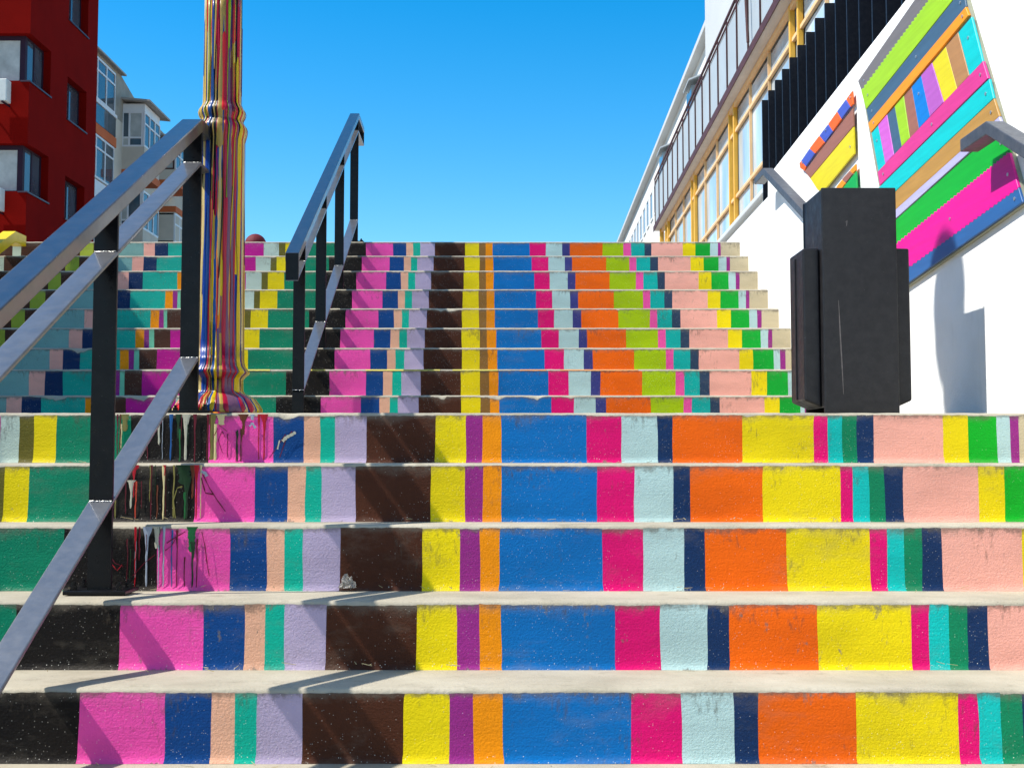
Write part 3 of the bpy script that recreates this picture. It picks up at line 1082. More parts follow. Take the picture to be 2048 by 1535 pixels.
runs = mesh_obj('paint_runs', v, f, M['drip_solid'], lamp, smooth=True)
set_cols(runs, pc, uv)
tag(runs, kind='stuff')
# puddled paint around the foot
mbp = []
v, f = [], []
nn = 48
rp = random.Random(9)
rad = smooth_noise(21, nn, 0.035)
for i in range(nn):
    a = 2 * math.pi * i / nn
    r = 0.172 + rad[i]
    v.append((r * math.sin(a), -r * math.cos(a) * 0.98, -0.001))
for i in range(nn):
    a = 2 * math.pi * i / nn
    r = 0.160 + rad[i]
    v.append((r * math.sin(a), -r * math.cos(a) * 0.98, 0.004))
for i in range(nn):
    a = 2 * math.pi * i / nn
    v.append((0.12 * math.sin(a), -0.12 * math.cos(a), 0.006))
for i in range(nn):
    j = (i + 1) % nn
    f += [(i, j, j + nn, i + nn), (i + nn, j + nn, j + 2 * nn, i + 2 * nn)]
pud = mesh_obj('paint_puddle', v, f, M['drip'], lamp, smooth=True)
uvl = pud.data.uv_layers.new(name='UVMap')
for lp in pud.data.loops:
    co = pud.data.vertices[lp.vertex_index].co
    uvl.data[lp.index].uv = (math.atan2(co.x, -co.y) / 6.2832 + 0.5, co.length * 6)

# ------------------------------------------------------------------ litter bin
BY = 4.0
bx0, bx1 = atY(1646, 600, BY)[0], atY(1796, 600, BY)[0]
btop = atY(1720, 375, BY)[2]
bin_ = thing('litter_bin', 'tall black steel litter bin with side pockets standing on the landing', 'litter bin', ((bx0 + bx1) / 2, BY, LAND_Z))
binv = (-(bx0 + bx1) / 2, -BY, -LAND_Z)


def bpart(mb_, name, mat=M['bin'], bevel=0.004):
    o = mb_.build(name, mat, bin_, bevel=bevel)
    o.location = binv
    return o


BD = 0.262
bpart(MB().box(bx0, bx1, BY, BY + 0.012, LAND_Z, btop), 'front_panel')
bpart(MB().box(bx0, bx1, BY + BD - 0.012, BY + BD, LAND_Z, btop), 'back_panel')
bpart(MB().box(bx0 + 0.002, bx0 + 0.012, BY + 0.013, BY + BD - 0.013, LAND_Z + 0.03, btop - 0.002), 'side_panel')
bpart(MB().box(bx1 - 0.012, bx1 - 0.002, BY + 0.013, BY + BD - 0.013, LAND_Z + 0.03, btop - 0.002), 'side_panel')
bpart(MB().box(bx0 + 0.013, bx1 - 0.013, BY + 0.013, BY + BD - 0.013, LAND_Z + 0.30, LAND_Z + 0.31), 'inner_floor')
pz0, pz1 = atY(1720, 803, BY + 0.05)[2], atY(1720, 497, BY + 0.05)[2]
for sgn, wdt in ((-1, 0.056), (1, 0.054)):
    xi = bx0 if sgn < 0 else bx1
    y0, y1 = BY + 0.040, BY + 0.232
    xo = xi + sgn * wdt
    xa, xb = sorted((xi - sgn * 0.001, xo))
    po = MB()
    # pocket with an outward sloping foot and a small chamfer on the outer front corner
    prof = [(xi, pz0 - 0.020), (xo, pz0 + 0.004), (xo, pz1 - 0.001), (xi, pz1)]
    pts = [(a, y0, b) for a, b in prof]
    if sgn < 0:
        pts = pts[::-1]
    po.slab(pts, (0, y1 - y0, 0))
    bpart(po, 'side_pocket', bevel=0.006)
    # raised rim along the outer face
    xr0, xr1 = sorted((xo - sgn * 0.001, xo + sgn * 0.005))
    bpart(MB().box(xr0, xr1, y0 + 0.10, y0 + 0.125, pz0 + 0.012, pz1 - 0.02), 'pocket_rib', bevel=0.002)

# long scratches and a drip mark on the front plate
M['scratch'] = mat_plain('bare_scratch', (0.11, 0.095, 0.09), 0.5, 0.3, 60)
for pts, wpx in (([(1677, 600), (1680, 660), (1684, 730), (1687, 788)], 2.6), ([(1691, 445), (1694, 440), (1693, 452)], 3.0)):
    fine = [atY(x_, y_, BY) for x_, y_ in pts]
    v, f = [], []
    for i, p in enumerate(fine):
        w_ = wpx * BY / FPX * 0.5 * (0.35 if i in (0, len(fine) - 1) else 1.0)
        v += [(p[0] - w_, BY - 0.0006, p[2]), (p[0] + w_, BY - 0.0006, p[2])]
    f = [(2 * i, 2 * i + 1, 2 * i + 3, 2 * i + 2) for i in range(len(fine) - 1)]
    o = mesh_obj('scratch', v, f, M['scratch'], bin_)
    o.location = binv

# ------------------------------------------------------------------ board panels on the right wall
BOARD_COL = dict(gray=srgb(112, 106, 104), lime=srgb(150, 196, 6), slate=srgb(62, 92, 116), orange=srgb(240, 144, 4), cyan=srgb(2, 186, 186),
                 pviol=srgb(196, 92, 190), brown=srgb(150, 96, 78), blue=srgb(4, 116, 196), purple=srgb(172, 88, 176), yellow=srgb(214, 198, 4),
                 tan=srgb(170, 122, 72), pink=srgb(206, 52, 132), tan2=srgb(176, 132, 60), lav=srgb(178, 174, 214), green=srgb(4, 164, 40),
                 mag=srgb(220, 2, 140), dblue=srgb(40, 92, 150), org2=srgb(236, 96, 4), bluep=srgb(66, 84, 176), green2=srgb(4, 160, 70),
                 backing=srgb(150, 150, 128))
BM = {k: mat_board('board_' + k, tuple(x * 0.92 for x in v[:3])) for k, v in BOARD_COL.items()}
M['screw'] = mat_plain('zinc', (0.6, 0.6, 0.6), 0.3, 0.1, metal=0.8)
FACE_X = 1.580


def zc(p):                                   # enlarged-crop coordinates -> wall point
    return atX(1548 + p[0] / 3.07, p[1] / 3.07, FACE_X)


def saw(a, b, n, amp, phase=0):
    pts = []
    for i in range(n):
        t0, t1 = i / n, (i + 0.5) / n
        for t, s in ((t0, 0), (t1, 1)):
            pts.append((a[0] + (b[0] - a[0]) * t + amp[0] * s, a[1] + (b[1] - a[1]) * t + amp[1] * s))
    pts.append(b)
    return pts


def board(parent, inv, poly, cname, lift=0.0, screws=()):
    pts = [zc(p) for p in poly]
    lift *= 0.55
    pts = [(FACE_X - lift, p[1], p[2]) for p in pts]
    mb_ = MB().slab(pts, (WALL_X - 0.012 - FACE_X + lift * 0.5, 0, 0))
    o = mb_.build('board', BM[cname], parent, bevel=0.0015, seg=1)
    o.location = inv
    return o


def screw(parent, inv, p, lift):
    y, z = zc(p)[1:]
    lift *= 0.55
    o = MB().cyl((FACE_X - lift - 0.0025, y, z), (FACE_X - lift + 0.004, y, z), 0.006, n=8).build('screw', M['screw'], parent)
    o.location = inv


def panel_root(label, p):
    w = zc(p)
    loc = (WALL_X, w[1], w[2])
    t = thing('board_panel', label, 'wall panel', loc)
    return t, Vector((-loc[0], -loc[1], -loc[2]))


big, inv = panel_root('large slanted panel of multicoloured painted boards on the white wall, right of the litter bin', (1200, 900))
lifts = {}


def lerp(a, b, t):
    return (a[0] + (b[0] - a[0]) * t, a[1] + (b[1] - a[1]) * t)


# backing sheet behind the boards
bk = [zc(p) for p in [(522, 500), (1085, -305), (1202, 98), (1535, 1244), (790, 1772), (700, 1500)]]
o = MB().slab([(WALL_X - 0.014, p[1], p[2]) for p in bk], (0.018, 0, 0)).build('backing_sheet', BM['backing'], big)
o.location = inv
bands = [
    ('gray', [(515, 498), (1085, -320), (1118, -215), (538, 562)], 0.000),
    ('lime', [(538, 562), (1118, -215), (1160, -75), (567, 672)], 0.003),
    ('slate', [(567, 673), (1160, -74), (1180, 42), (582, 755)], 0.000),
    ('orange', [(582, 756), (1180, 43), (1200, 95), (598, 815)], 0.006),
    ('pink', [(640, 1055), (1288, 376), (1320, 482), (655, 1140)], 0.007),
    ('cyan', [(655, 1141), (1322, 484), (1350, 604), (690, 1228)], 0.002),
    ('tan2', [(690, 1229), (1350, 605), (1385, 715), (715, 1317)], 0.001),
    ('lav', [(715, 1318), (1386, 716), (1402, 757), (735, 1356)], 0.0055),
    ('green', [(735, 1360), (1405, 764), (1450, 938), (757, 1500)], 0.000),
    ('mag', [(757, 1500), (1450, 939), (1505, 1150), (790, 1667)], 0.003),
    ('dblue', [(790, 1668), (1505, 1151), (1532, 1240), (828, 1735)], 0.005)]
for name, q, lf in bands:
    if name in ('cyan', 'tan2', 'lav', 'green', 'mag', 'dblue'):
        q = [lerp(q[1], q[0], 1.11), q[1], q[2], lerp(q[2], q[3], 1.11)]
    poly = list(q)
    if name == 'lime':
        poly = saw(q[0], q[1], 34, (-9, -4)) + [q[2], q[3]]
    elif name == 'mag':
        poly = saw(q[0], q[1], 38, (-7, -9)) + saw(q[2], q[3], 32, (6, 9))
        lf = 0.006
    board(big, inv, poly, name, lf)
    for t_ in (0.045, 0.5, 0.955):
        m0 = lerp(lerp(q[0], q[3], 0.5), lerp(q[1], q[2], 0.5), t_)
        if t_ != 0.5 or name in ('slate', 'pink', 'mag'):
            screw(big, inv, m0, lf)
tops = [(598, 816), (640, 768), (695, 704), (742, 653), (797, 590), (845, 535), (905, 464), (972, 386), (1055, 288), (1130, 200), (1212, 104)]
bots = [(640, 1054), (685, 1006), (738, 950), (785, 900), (835, 848), (890, 790), (960, 716), (1045, 628), (1125, 545), (1200, 466), (1282, 378)]
names = ['cyan', 'pviol', 'slate', 'lime', 'brown', 'blue', 'purple', 'yellow', 'tan', 'cyan']
for i, nme in enumerate(names):
    q = [(tops[i][0] + 0.8, tops[i][1]), tops[i + 1], bots[i + 1], (bots[i][0] + 0.8, bots[i][1])]
    lf = [0.0, 0.0035, 0.001, 0.003, 0.0, 0.002, 0.0045, 0.0015, 0.003, 0.0][i]
    board(big, inv, q, nme, lf)
    if i in (0, 5, 9):
        screw(big, inv, lerp(lerp(q[0], q[1], 0.5), lerp(q[2], q[3], 0.5), 0.3), lf)

small, inv2 = panel_root('small wall panel of painted boards with a row of orange and blue squares', (380, 900))
chk = [('org2', [(155, 1002), (165, 990), (195, 1025), (187, 1050), (160, 1032)]), ('bluep', [(166, 988), (216, 915), (250, 945), (196, 1023)]),
       ('org2', [(218, 912), (275, 836), (309, 877), (252, 943)]), ('bluep', [(277, 833), (330, 765), (359, 809), (311, 875)]),
       ('org2', [(332, 762), (385, 687), (413, 734), (361, 807)]), ('bluep', [(387, 684), (440, 613), (467, 659), (415, 732)]),
       ('org2', [(442, 610), (478, 560), (484, 640), (469, 657)]),
       ('brown', [(188, 1053), (484, 664), (487, 775), (222, 1094)]), ('yellow', [(223, 1096), (488, 779), (493, 945), (300, 1180), (268, 1166)]),
       ('orange', [(380, 1150), (414, 1106), (438, 1126), (405, 1170)]), ('brown', [(416, 1102), (462, 1050), (482, 1070), (440, 1123)]),
       ('orange', [(464, 1047), (500, 1008), (501, 1048), (484, 1067)]), ('green2', [(408, 1172), (502, 1053), (514, 1260), (440, 1290)])]
for i, (nme, q) in enumerate(chk):
    board(small, inv2, q, nme, 0.001 * (i % 3))
for p in [(176, 1000), (318, 800), (470, 600), (470, 900)]:
    screw(small, inv2, p, 0.003)

# ------------------------------------------------------------------ glazed building on the right
MX = 0.0149
rb_loc = (3.051, 0, 0)
rb_rot = -math.atan(MX)
M['rb_white'] = mat_plain('pale_render', (0.62, 0.63, 0.63), 0.8, 0.08, 0.8, 0.3, 60)
M['rb_grey'] = mat_plain('pale_grey_cladding', (0.50, 0.51, 0.50), 0.55, 0.07, 0.5, 0.1, 40)
M['yellow_frame'] = mat_plain('ochre_frame', srgb(222, 168, 62), 0.45, 0.12, 4, 0.1)
M['pale_frame'] = mat_plain('pale_peach_frame', srgb(226, 182, 130), 0.5, 0.1, 4, 0.1)
M['rb_glass'] = mat_glass('facade_glass', (0.40, 0.48, 0.53), 0.10, 0.8)
M['rust'] = mat_plain('rusty_steel', srgb(70, 36, 34), 0.6, 0.3, 6, 0.2)
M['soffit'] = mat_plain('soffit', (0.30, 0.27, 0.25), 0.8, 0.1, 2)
M['slab'] = mat_plain('slab_concrete', (0.55, 0.51, 0.47), 0.8, 0.1, 2)
rb = thing('glazed_building', 'pale building on the right with ochre-framed windows under a railed balcony', 'building', rb_loc, rb_rot)


def rpart(mb_, name, mat, parent=rb, bevel=0.0):
    return mb_.build(name, mat, parent, bevel=bevel)


Y0, Y1 = 6.5, 27.6
rpart(MB().box(-0.02, 0.4, Y0, Y1, PLAZA_Z - 0.1, 3.36), 'base_wall', M['rb_white'])
rpart(MB().box(-0.10, 0.3, Y0, Y1 + 0.02, 3.36, 3.43), 'sill', M['rb_grey'], bevel=0.01)
rpart(MB().box(0.12, 9.0, Y0 + 0.05, Y1 - 0.02, 3.43, 5.27), 'inner_wall', M['soffit'])
rpart(MB().box(-0.17, 9.0, Y0, Y1 + 0.15, 5.27, 5.36), 'balcony_slab', M['slab'], bevel=0.005)
rpart(MB().box(-0.185, -0.172, Y0, Y1 + 0.16, 5.25, 5.37), 'slab_edge', M['rust'])
rpart(MB().box(-0.03, 0.02, Y0, Y1, 5.19, 5.268), 'head_rail', M['pale_frame'])
# bays
ZS = [3.43, 3.86, 4.84, 5.19]
pair = 0.42
by = [9.45, 13.75, 18.05, 22.35, 26.65]
bars = []
for i, y in enumerate(by):
    for yy in (y, y - pair):
        rpart(MB().box(-0.035, 0.03, yy - 0.033, yy + 0.033, 3.43, 5.266), 'window_post', M['yellow_frame'], bevel=0.006)
rpart(MB().box(-0.06, 0.03, Y1 - 0.16, Y1 - 0.03, 3.43, 5.266), 'window_post', M['yellow_frame'], bevel=0.006)
for z in ZS[1:3]:
    rpart(MB().box(-0.012, 0.03, Y0, Y1, z - 0.024, z + 0.024), 'transom', M['pale_frame'], bevel=0.004)
rpart(MB().box(-0.035, 0.03, Y0, Y1, 3.432, 3.49), 'transom', M['pale_frame'], bevel=0.004)
for i, y in enumerate(by):
    ya = y
    yb = by[i + 1] - pair if i + 1 < len(by) else Y1 - 0.16
    cuts = [ya + 0.05]
    if yb - ya > 2:
        L_ = yb - ya
        for q in (0.36, 0.70):
            ym = ya + L_ * q
            rpart(MB().box(-0.008, 0.03, ym - 0.012, ym + 0.012, 3.44, 5.20), 'mullion', M['pale_frame'])
            cuts += [ym]
    cuts += [yb - 0.05]
    for a, b in zip(cuts, cuts[1:]):
        for z0, z1 in zip(ZS, ZS[1:]):
            tl = rng.uniform(-0.004, 0.004)
            g = MB().slab([(0.035 + tl, a + 0.015, z0 + 0.03), (0.035 - tl, b - 0.015, z0 + 0.03), (0.035 - tl, b - 0.015, z1 - 0.03), (0.035 + tl, a + 0.015, z1 - 0.03)], (0.012, 0, 0))
            rpart(g, 'window_pane', M['rb_glass'])
    # narrow pane between the paired posts
    for z0, z1 in zip(ZS, ZS[1:]):
        rpart(MB().box(0.035, 0.047, y - pair + 0.05, y - 0.05, z0 + 0.03, z1 - 0.03), 'window_pane', M['rb_glass'])
# balcony railing: thin rusty bars with pale infill
rz0, rz1 = 5.36, 6.43
M['infill'] = mat_plain('pale_infill', srgb(160, 168, 172), 0.5, 0.06, 1.2, 0.05)
ys = []
y = Y1
while y > 9.5:
    ys.append(y)
    y -= 0.85
for y in ys:
    rpart(MB().box(-0.165, -0.145, y - 0.012, y + 0.012, 5.36, rz1), 'railing_bar', M['rust'])
rpart(MB().box(-0.17, -0.14, ys[-1], Y1 + 0.02, rz1, rz1 + 0.035), 'railing_top', M['rust'])
rpart(MB().box(-0.165, -0.145, ys[-1], Y1 + 0.02, rz1 - 0.10, rz1 - 0.075), 'railing_top', M['rust'])
rpart(MB().box(-0.165, -0.145, ys[-1], Y1 + 0.02, 5.38, 5.40), 'railing_top', M['rust'])
for a, b in zip(ys, ys[1:]):
    rpart(MB().box(-0.143, -0.135, b + 0.016, a - 0.016, 5.41, rz1 - 0.105), 'railing_panel', M['infill'])
# broken downpipe hanging on the balcony
pp = [(-0.20, 15.6, 7.3), (-0.21, 15.65, 6.6), (-0.215, 15.5, 6.1), (-0.20, 15.45, 5.42)]
dp = MB()
for a, b in zip(pp, pp[1:]):
    dp.cyl(a, b, 0.02, n=8)
rpart(dp, 'downpipe', M['rust'])
# upper storey block with rounded far corner
mbu = MB()
pts = [(9.0, 8.0)]
for q in range(7):
    a = math.pi / 2 * q / 6
    pts.append((0.35 - 0.35 * math.sin(a) + 0.0, 20.9 - 0.35 + 0.35 * math.cos(a)))
pts2 = [(9.0, 20.9)] + [(0.35 - 0.35 * math.sin(math.pi / 2 * q / 6), 20.55 + 0.35 * math.cos(math.pi / 2 * q / 6)) for q in range(7)] + [(0.0, 6.5), (9.0, 6.5)]
n = len(pts2)
mbu.add([(x, y, 5.36) for x, y in pts2] + [(x, y, 13.5) for x, y in pts2],
        [tuple(range(n)), tuple(range(2 * n - 1, n - 1, -1))] + [(i, (i + 1) % n, (i + 1) % n + n, i + n) for i in range(n)])
rpart(mbu, 'upper_storey', M['rb_grey'])

# ------------------------------------------------------------------ long white building behind it
wb_ = thing('white_building', 'long white building far right with a row of small windows under its flat roof', 'building', (3.33, 0, 0), rb_rot)
M['wb'] = mat_plain('white_render', (0.66, 0.655, 0.62), 0.85, 0.07, 1.0, 0.25, 40)
M['wb_glass'] = mat_glass('far_glass', (0.08, 0.13, 0.16), 0.06)
M['wframe'] = mat_plain('white_frame', (0.72, 0.73, 0.73), 0.5, 0.05)
rpart(MB().box(0.0, 9.0, 27.8, 43.5, PLAZA_Z - 0.1, 5.35), 'wall', M['wb'], wb_)
rpart(MB().box(0.0, 9.0, 21.2, 43.52, 5.38, 7.80), 'upper_wall', M['wb'], wb_)
rf = rpart(MB().box(-0.16, 9.0, 21.0, 43.7, 7.80, 7.92), 'roof', M['rb_grey'], wb_, 0.01)
y = 22.0
k = 0
while y < 43:
    w_ = 0.62
    fr = MB()
    z0, z1 = 6.45, 7.25
    fr.box(-0.03, 0.03, y, y + w_, z1 - 0.05, z1).box(-0.03, 0.03, y, y + w_, z0, z0 + 0.05)
    fr.box(-0.028, 0.03, y, y + 0.05, z0 + 0.05, z1 - 0.05).box(-0.028, 0.03, y + w_ - 0.05, y + w_, z0 + 0.05, z1 - 0.05)
    wn_ = rpart(fr, 'window', M['wframe'], wb_)
    rpart(MB().box(-0.012, 0.02, y + 0.05, y + w_ - 0.05, z0 + 0.05, z1 - 0.05), 'pane', M['wb_glass'], wn_)
    if k in (1, 6):
        an = MB()
        an.slab([(-0.02, y - 0.2, z1 + 0.12), (-0.02, y + w_ + 0.2, z1 + 0.12), (-0.26, y + w_ + 0.12, z1 + 0.04), (-0.26, y - 0.12, z1 + 0.04)], (0, 0, 0.03))
        rpart(an, 'awning', M['infill'], wb_)
        gl = MB().box(-0.20, -0.04, y - 0.05, y + w_ + 0.05, z0 - 0.1, z1 - 0.03)
        rpart(gl, 'bay_window', M['wb_glass'], wb_)
    y += 1.02
    k += 1
y = 28.3
while y < 43:
    fr = MB()
    z0, z1 = 3.7, 5.0
    w_ = 0.9
    fr.box(-0.03, 0.03, y, y + w_, z1 - 0.05, z1).box(-0.03, 0.03, y, y + w_, z0, z0 + 0.05)
    fr.box(-0.028, 0.03, y, y + 0.05, z0 + 0.05, z1 - 0.05).box(-0.028, 0.03, y + w_ - 0.05, y + w_, z0 + 0.05, z1 - 0.05)
    wn_ = rpart(fr, 'window', M['wframe'], wb_)
    rpart(MB().box(-0.012, 0.02, y + 0.05, y + w_ - 0.05, z0 + 0.05, z1 - 0.05), 'pane', M['wb_glass'], wn_)
    y += 1.5

# ------------------------------------------------------------------ dark ribbed screen
scr = thing('ribbed_screen', 'tall blue-black ribbed metal screen behind the white wall, its outline stepped', 'screen', rb_loc, rb_rot)
M['dark_screen'] = mat_black_metal('dark_screen', (0.006, 0.008, 0.014), (0.4, 0.6), 0.05, spec=0.2)
y = 14.2
i = 0
while y > 7.0:
    rpart(MB().box(-0.27, -0.125, y, y + 0.03, PLAZA_Z - 0.05, 4.28), 'fin', M['dark_screen'], scr)
    y -= 0.385
    i += 1
rpart(MB().box(-0.124, -0.09, y + 0.385, 14.22, PLAZA_Z - 0.05, 4.27), 'back_sheet', M['dark_screen'], scr)


# ------------------------------------------------------------------ red apartment block on the left
M['red'] = mat_plain('red_render', srgb(118, 10, 5), 0.95, 0.10, 1.2, 0.3, 30, 0.01, spec=0.05)
M['dark_frame'] = mat_plain('dark_frame', (0.028, 0.010, 0.022), 0.6, 0.1, spec=0.15)
M['glass'] = mat_glass('window_glass', (0.05, 0.07, 0.085), 0.05, 0.7)
M['curtain'] = mat_plain('net_curtain', (0.42, 0.41, 0.37), 0.8, 0.25, 2.5, 0.1)
M['brownish'] = mat_plain('drawn_blind', (0.12, 0.10, 0.085), 0.7, 0.2, 3)
red = thing('apartment_block', 'dark red apartment block at the far left with recessed corner windows', 'building', (-12.6, 30.95, PLAZA_Z))
rinv = (12.6, -30.95, -PLAZA_Z)


def redp(mb_, name, mat, parent=red, bevel=0.0):
    o = mb_.build(name, mat, parent, bevel=bevel)
    if parent is red:
        o.location = rinv
    return o


RX, RY0, RY1 = -12.6, 30.95, 36.0
RT = 24.0


def cells(lo, hi, cuts):
    out, a = [], lo
    for c0, c1 in sorted(cuts):
        out.append((a, c0))
        a = c1
    out.append((a, hi))
    return out


side_w = [(33.62, 35.15, z, z + 1.22) for z in (3.9, 6.75, 9.6, 12.46, 15.3, 18.2)]
corn_w = [(z, z + 1.26) for z in (4.05, 6.92, 9.84, 12.70, 15.6, 18.5)]
# walls built round the openings (0.35 thick)
w = MB()
w.box(RX - 0.35, RX, 32.38, 33.62, PLAZA_Z - 0.1, RT)
w.box(RX - 0.35, RX, 35.15, RY1, PLAZA_Z - 0.1, RT)
for a, b in cells(PLAZA_Z - 0.1, RT, [(s[2], s[3]) for s in side_w]):
    w.box(RX - 0.35, RX - 0.0005, 33.62, 35.15, a, b)
for a, b in cells(PLAZA_Z - 0.1, RT, corn_w):
    w.box(RX - 0.35, RX - 0.0005, RY0, 32.38, a, b)
    w.box(-14.3, RX - 0.35, RY0, RY0 + 0.35, a, b)
w.box(-22.0, -14.3, RY0 + 0.0005, RY0 + 0.35, PLAZA_Z - 0.1, RT)
w.box(-22.0, RX - 0.36, RY1 - 0.3, RY1 - 0.001, PLAZA_Z - 0.1, RT)
w.box(-22.0, RX - 0.3, RY0 + 0.3, RY1 - 0.3, RT - 0.3, RT - 0.01)
redp(w, 'wall', M['red'])
redp(MB().box(-21.5, RX - 0.9, RY0 + 1.2, RY1 - 0.4, PLAZA_Z, RT - 0.4), 'interior', M['brownish'])
M['sillm'] = mat_plain('dark_sill', (0.05, 0.02, 0.03), 0.4, 0.1)
for (ya, yb, za, zb_) in side_w:
    if zb_ > 20:
        continue
    x = RX - 0.22
    fr = MB()
    fr.box(x - 0.05, x, ya, ya + 0.05, za, zb_).box(x - 0.05, x, yb - 0.05, yb, za, zb_)
    fr.box(x - 0.049, x - 0.001, ya + 0.05, yb - 0.05, za, za + 0.05).box(x - 0.049, x - 0.001, ya + 0.05, yb - 0.05, zb_ - 0.05, zb_)
    ym = ya + (yb - ya) * 0.46
    fr.box(x - 0.048, x - 0.002, ym - 0.03, ym + 0.03, za + 0.05, zb_ - 0.05)
    wd_ = redp(fr, 'window', M['dark_frame'])
    for a, b, mt in ((ya + 0.05, ym - 0.03, M['glass']), (ym + 0.03, yb - 0.05, M['glass'])):
        redp(MB().box(x - 0.035, x - 0.02, a, b, za + 0.05, zb_ - 0.05), 'pane', mt, wd_)
    redp(MB().box(x - 0.01, RX + 0.04, ya - 0.03, yb + 0.03, za - 0.035, za + 0.004), 'sill', M['sillm'], wd_)
for (za, zb_) in corn_w:
    xs, ysd = RX - 0.20, RY0 + 0.20
    fr = MB()
    fr.box(xs - 0.14, xs, ysd, ysd + 0.14, za, zb_)
    fr.box(xs - 0.05, xs, 32.30, 32.38, za, zb_)
    fr.box(xs - 0.048, xs - 0.002, 31.72, 31.80, za + 0.05, zb_ - 0.05)
    fr.box(xs - 0.049, xs - 0.001, ysd + 0.14, 32.30, za, za + 0.05).box(xs - 0.049, xs - 0.001, ysd + 0.14, 32.30, zb_ - 0.06, zb_)
    fr.box(-14.3, xs - 0.14, ysd + 0.001, ysd + 0.05, za, za + 0.06).box(-14.3, xs - 0.14, ysd + 0.001, ysd + 0.05, zb_ - 0.12, zb_)
    fr.box(-13.62, -13.54, ysd + 0.002, ysd + 0.048, za + 0.06, zb_ - 0.12)
    wd_ = redp(fr, 'corner_window', M['dark_frame'])
    redp(MB().box(xs - 0.035, xs - 0.02, ysd + 0.14, 31.72, za + 0.05, zb_ - 0.06), 'pane', M['glass'], wd_)
    redp(MB().box(xs - 0.035, xs - 0.02, 31.80, 32.30, za + 0.05, zb_ - 0.06), 'pane', M['glass'], wd_)
    redp(MB().box(-14.3, -13.62, ysd + 0.02, ysd + 0.035, za + 0.06, zb_ - 0.12), 'pane', M['glass'], wd_)
    redp(MB().box(-13.54, xs - 0.14, ysd + 0.02, ysd + 0.035, za + 0.06, zb_ - 0.12), 'pane', M['curtain'], wd_)
    redp(MB().box(xs - 0.02, RX + 0.04, RY0 - 0.04, 32.41, za - 0.035, za + 0.004), 'sill', M['sillm'], wd_)
for o in red.children:
    for ch in o.children:
        ch.location = (0, 0, 0)

# air conditioners on the red facade
M['ac'] = mat_plain('ac_casing', (0.62, 0.62, 0.56), 0.5, 0.08, 4)


def air_con(label, xr, z0):
    t = thing('air_conditioner', label, 'air conditioner', (xr - 0.4, 30.66, z0))
    MB().box(-0.4, 0.4, -0.15, 0.15, 0.02, 0.60).build('casing', M['ac'], t, bevel=0.02)
    gr = MB()
    for q in range(5):
        r0 = 0.05 + q * 0.04
        for s_ in range(20):
            a0, a1 = 2 * math.pi * s_ / 20, 2 * math.pi * (s_ + 1) / 20
            gr.cyl((-0.1 + r0 * math.cos(a0), -0.158, 0.31 + r0 * math.sin(a0)), (-0.1 + r0 * math.cos(a1), -0.158, 0.31 + r0 * math.sin(a1)), 0.006, n=4)
    gr.build('fan_grille', M['dark_frame'], t)
    for s_ in (-0.3, 0.3):
        MB().box(s_ - 0.02, s_ + 0.02, -0.16, 0.29, -0.02, 0.018).build('bracket', M['dark_frame'], t)


air_con('cream air conditioner under the upper corner window of the red block', -13.0, 9.16)
air_con('cream air conditioner under the lower corner window of the red block', -13.09, 6.33)

# ------------------------------------------------------------------ cream block with glazed balconies
M['cream'] = mat_plain('cream_render', (0.56, 0.47, 0.37), 0.85, 0.12, 1.0, 0.3, 30)
M['grey_attic'] = mat_plain('weathered_sheet', (0.30, 0.26, 0.21), 0.8, 0.22, 2.0, 0.2, 20)
M['band'] = mat_plain('terracotta_band', srgb(196, 96, 48), 0.85, 0.12, 1.5, 0.2, 30)
M['upvc'] = mat_plain('white_upvc', (0.72, 0.68, 0.66), 0.4, 0.06)
M['roofm'] = mat_plain('roof_sheet', (0.33, 0.29, 0.25), 0.7, 0.12)
cb = thing('apartment_block', 'cream apartment block behind the red one with glazed balconies and terracotta bands', 'building', (-13.5, 38.0, PLAZA_Z))


def cpart(mb_, name, mat, parent=cb):
    o = mb_.build(name, mat, parent)
    if parent is cb:
        o.location = (13.5, -38.0, -PLAZA_Z)
    return o


# recessed main wall
ROOF = 13.0
cpart(MB().box(-24, -13.5, 37.2, 56.0, PLAZA_Z - 0.1, 11.6), 'wall', M['cream'])
cpart(MB().slab([(-13.5, 37.2, 11.6), (-13.5, 37.2, 13.2), (-13.5, 40.95, 13.2), (-13.5, 43.1, 12.7), (-13.5, 56.0, 12.2), (-13.5, 56.0, 11.6)], (-6, 0, 0)), 'attic_wall', M['grey_attic'])


def glazing_side(x, ya, yb, za, zb_, ndiv, toplight=True, fr_m=None, open_leaf=None, low_panel=False):
    """glazed balcony front facing +X: frame part with one pane per light"""
    fr = MB()
    fw = 0.07
    fr.box(x, x + 0.06, ya, yb, zb_ - fw, zb_).box(x, x + 0.06, ya, yb, za, za + fw)
    cuts = [ya + (yb - ya) * i / ndiv for i in range(ndiv + 1)]
    for c_ in cuts:
        a, b = max(ya, c_ - fw / 2), min(yb, c_ + fw / 2)
        fr.box(x + 0.001, x + 0.059, a, b, za + fw, zb_ - fw)
    zt_ = zb_ - 0.42
    if toplight:
        for a, b in zip(cuts, cuts[1:]):
            fr.box(x + 0.002, x + 0.058, a + fw / 2, b - fw / 2, zt_ - 0.03, zt_ + 0.03)
    wd_ = cpart(fr, 'balcony_glazing', fr_m or M['upvc'])
    for i, (a, b) in enumerate(zip(cuts, cuts[1:])):
        lo = za + fw
        spans = [(lo, zt_ - 0.03), (zt_ + 0.03, zb_ - fw)] if toplight else [(lo, zb_ - fw)]
        for (p, q) in spans:
            gl = MB().box(x + 0.022, x + 0.034, a + fw / 2, b - fw / 2, p, q)
            o = cpart(gl, 'pane', M['glass'], wd_)
    return wd_


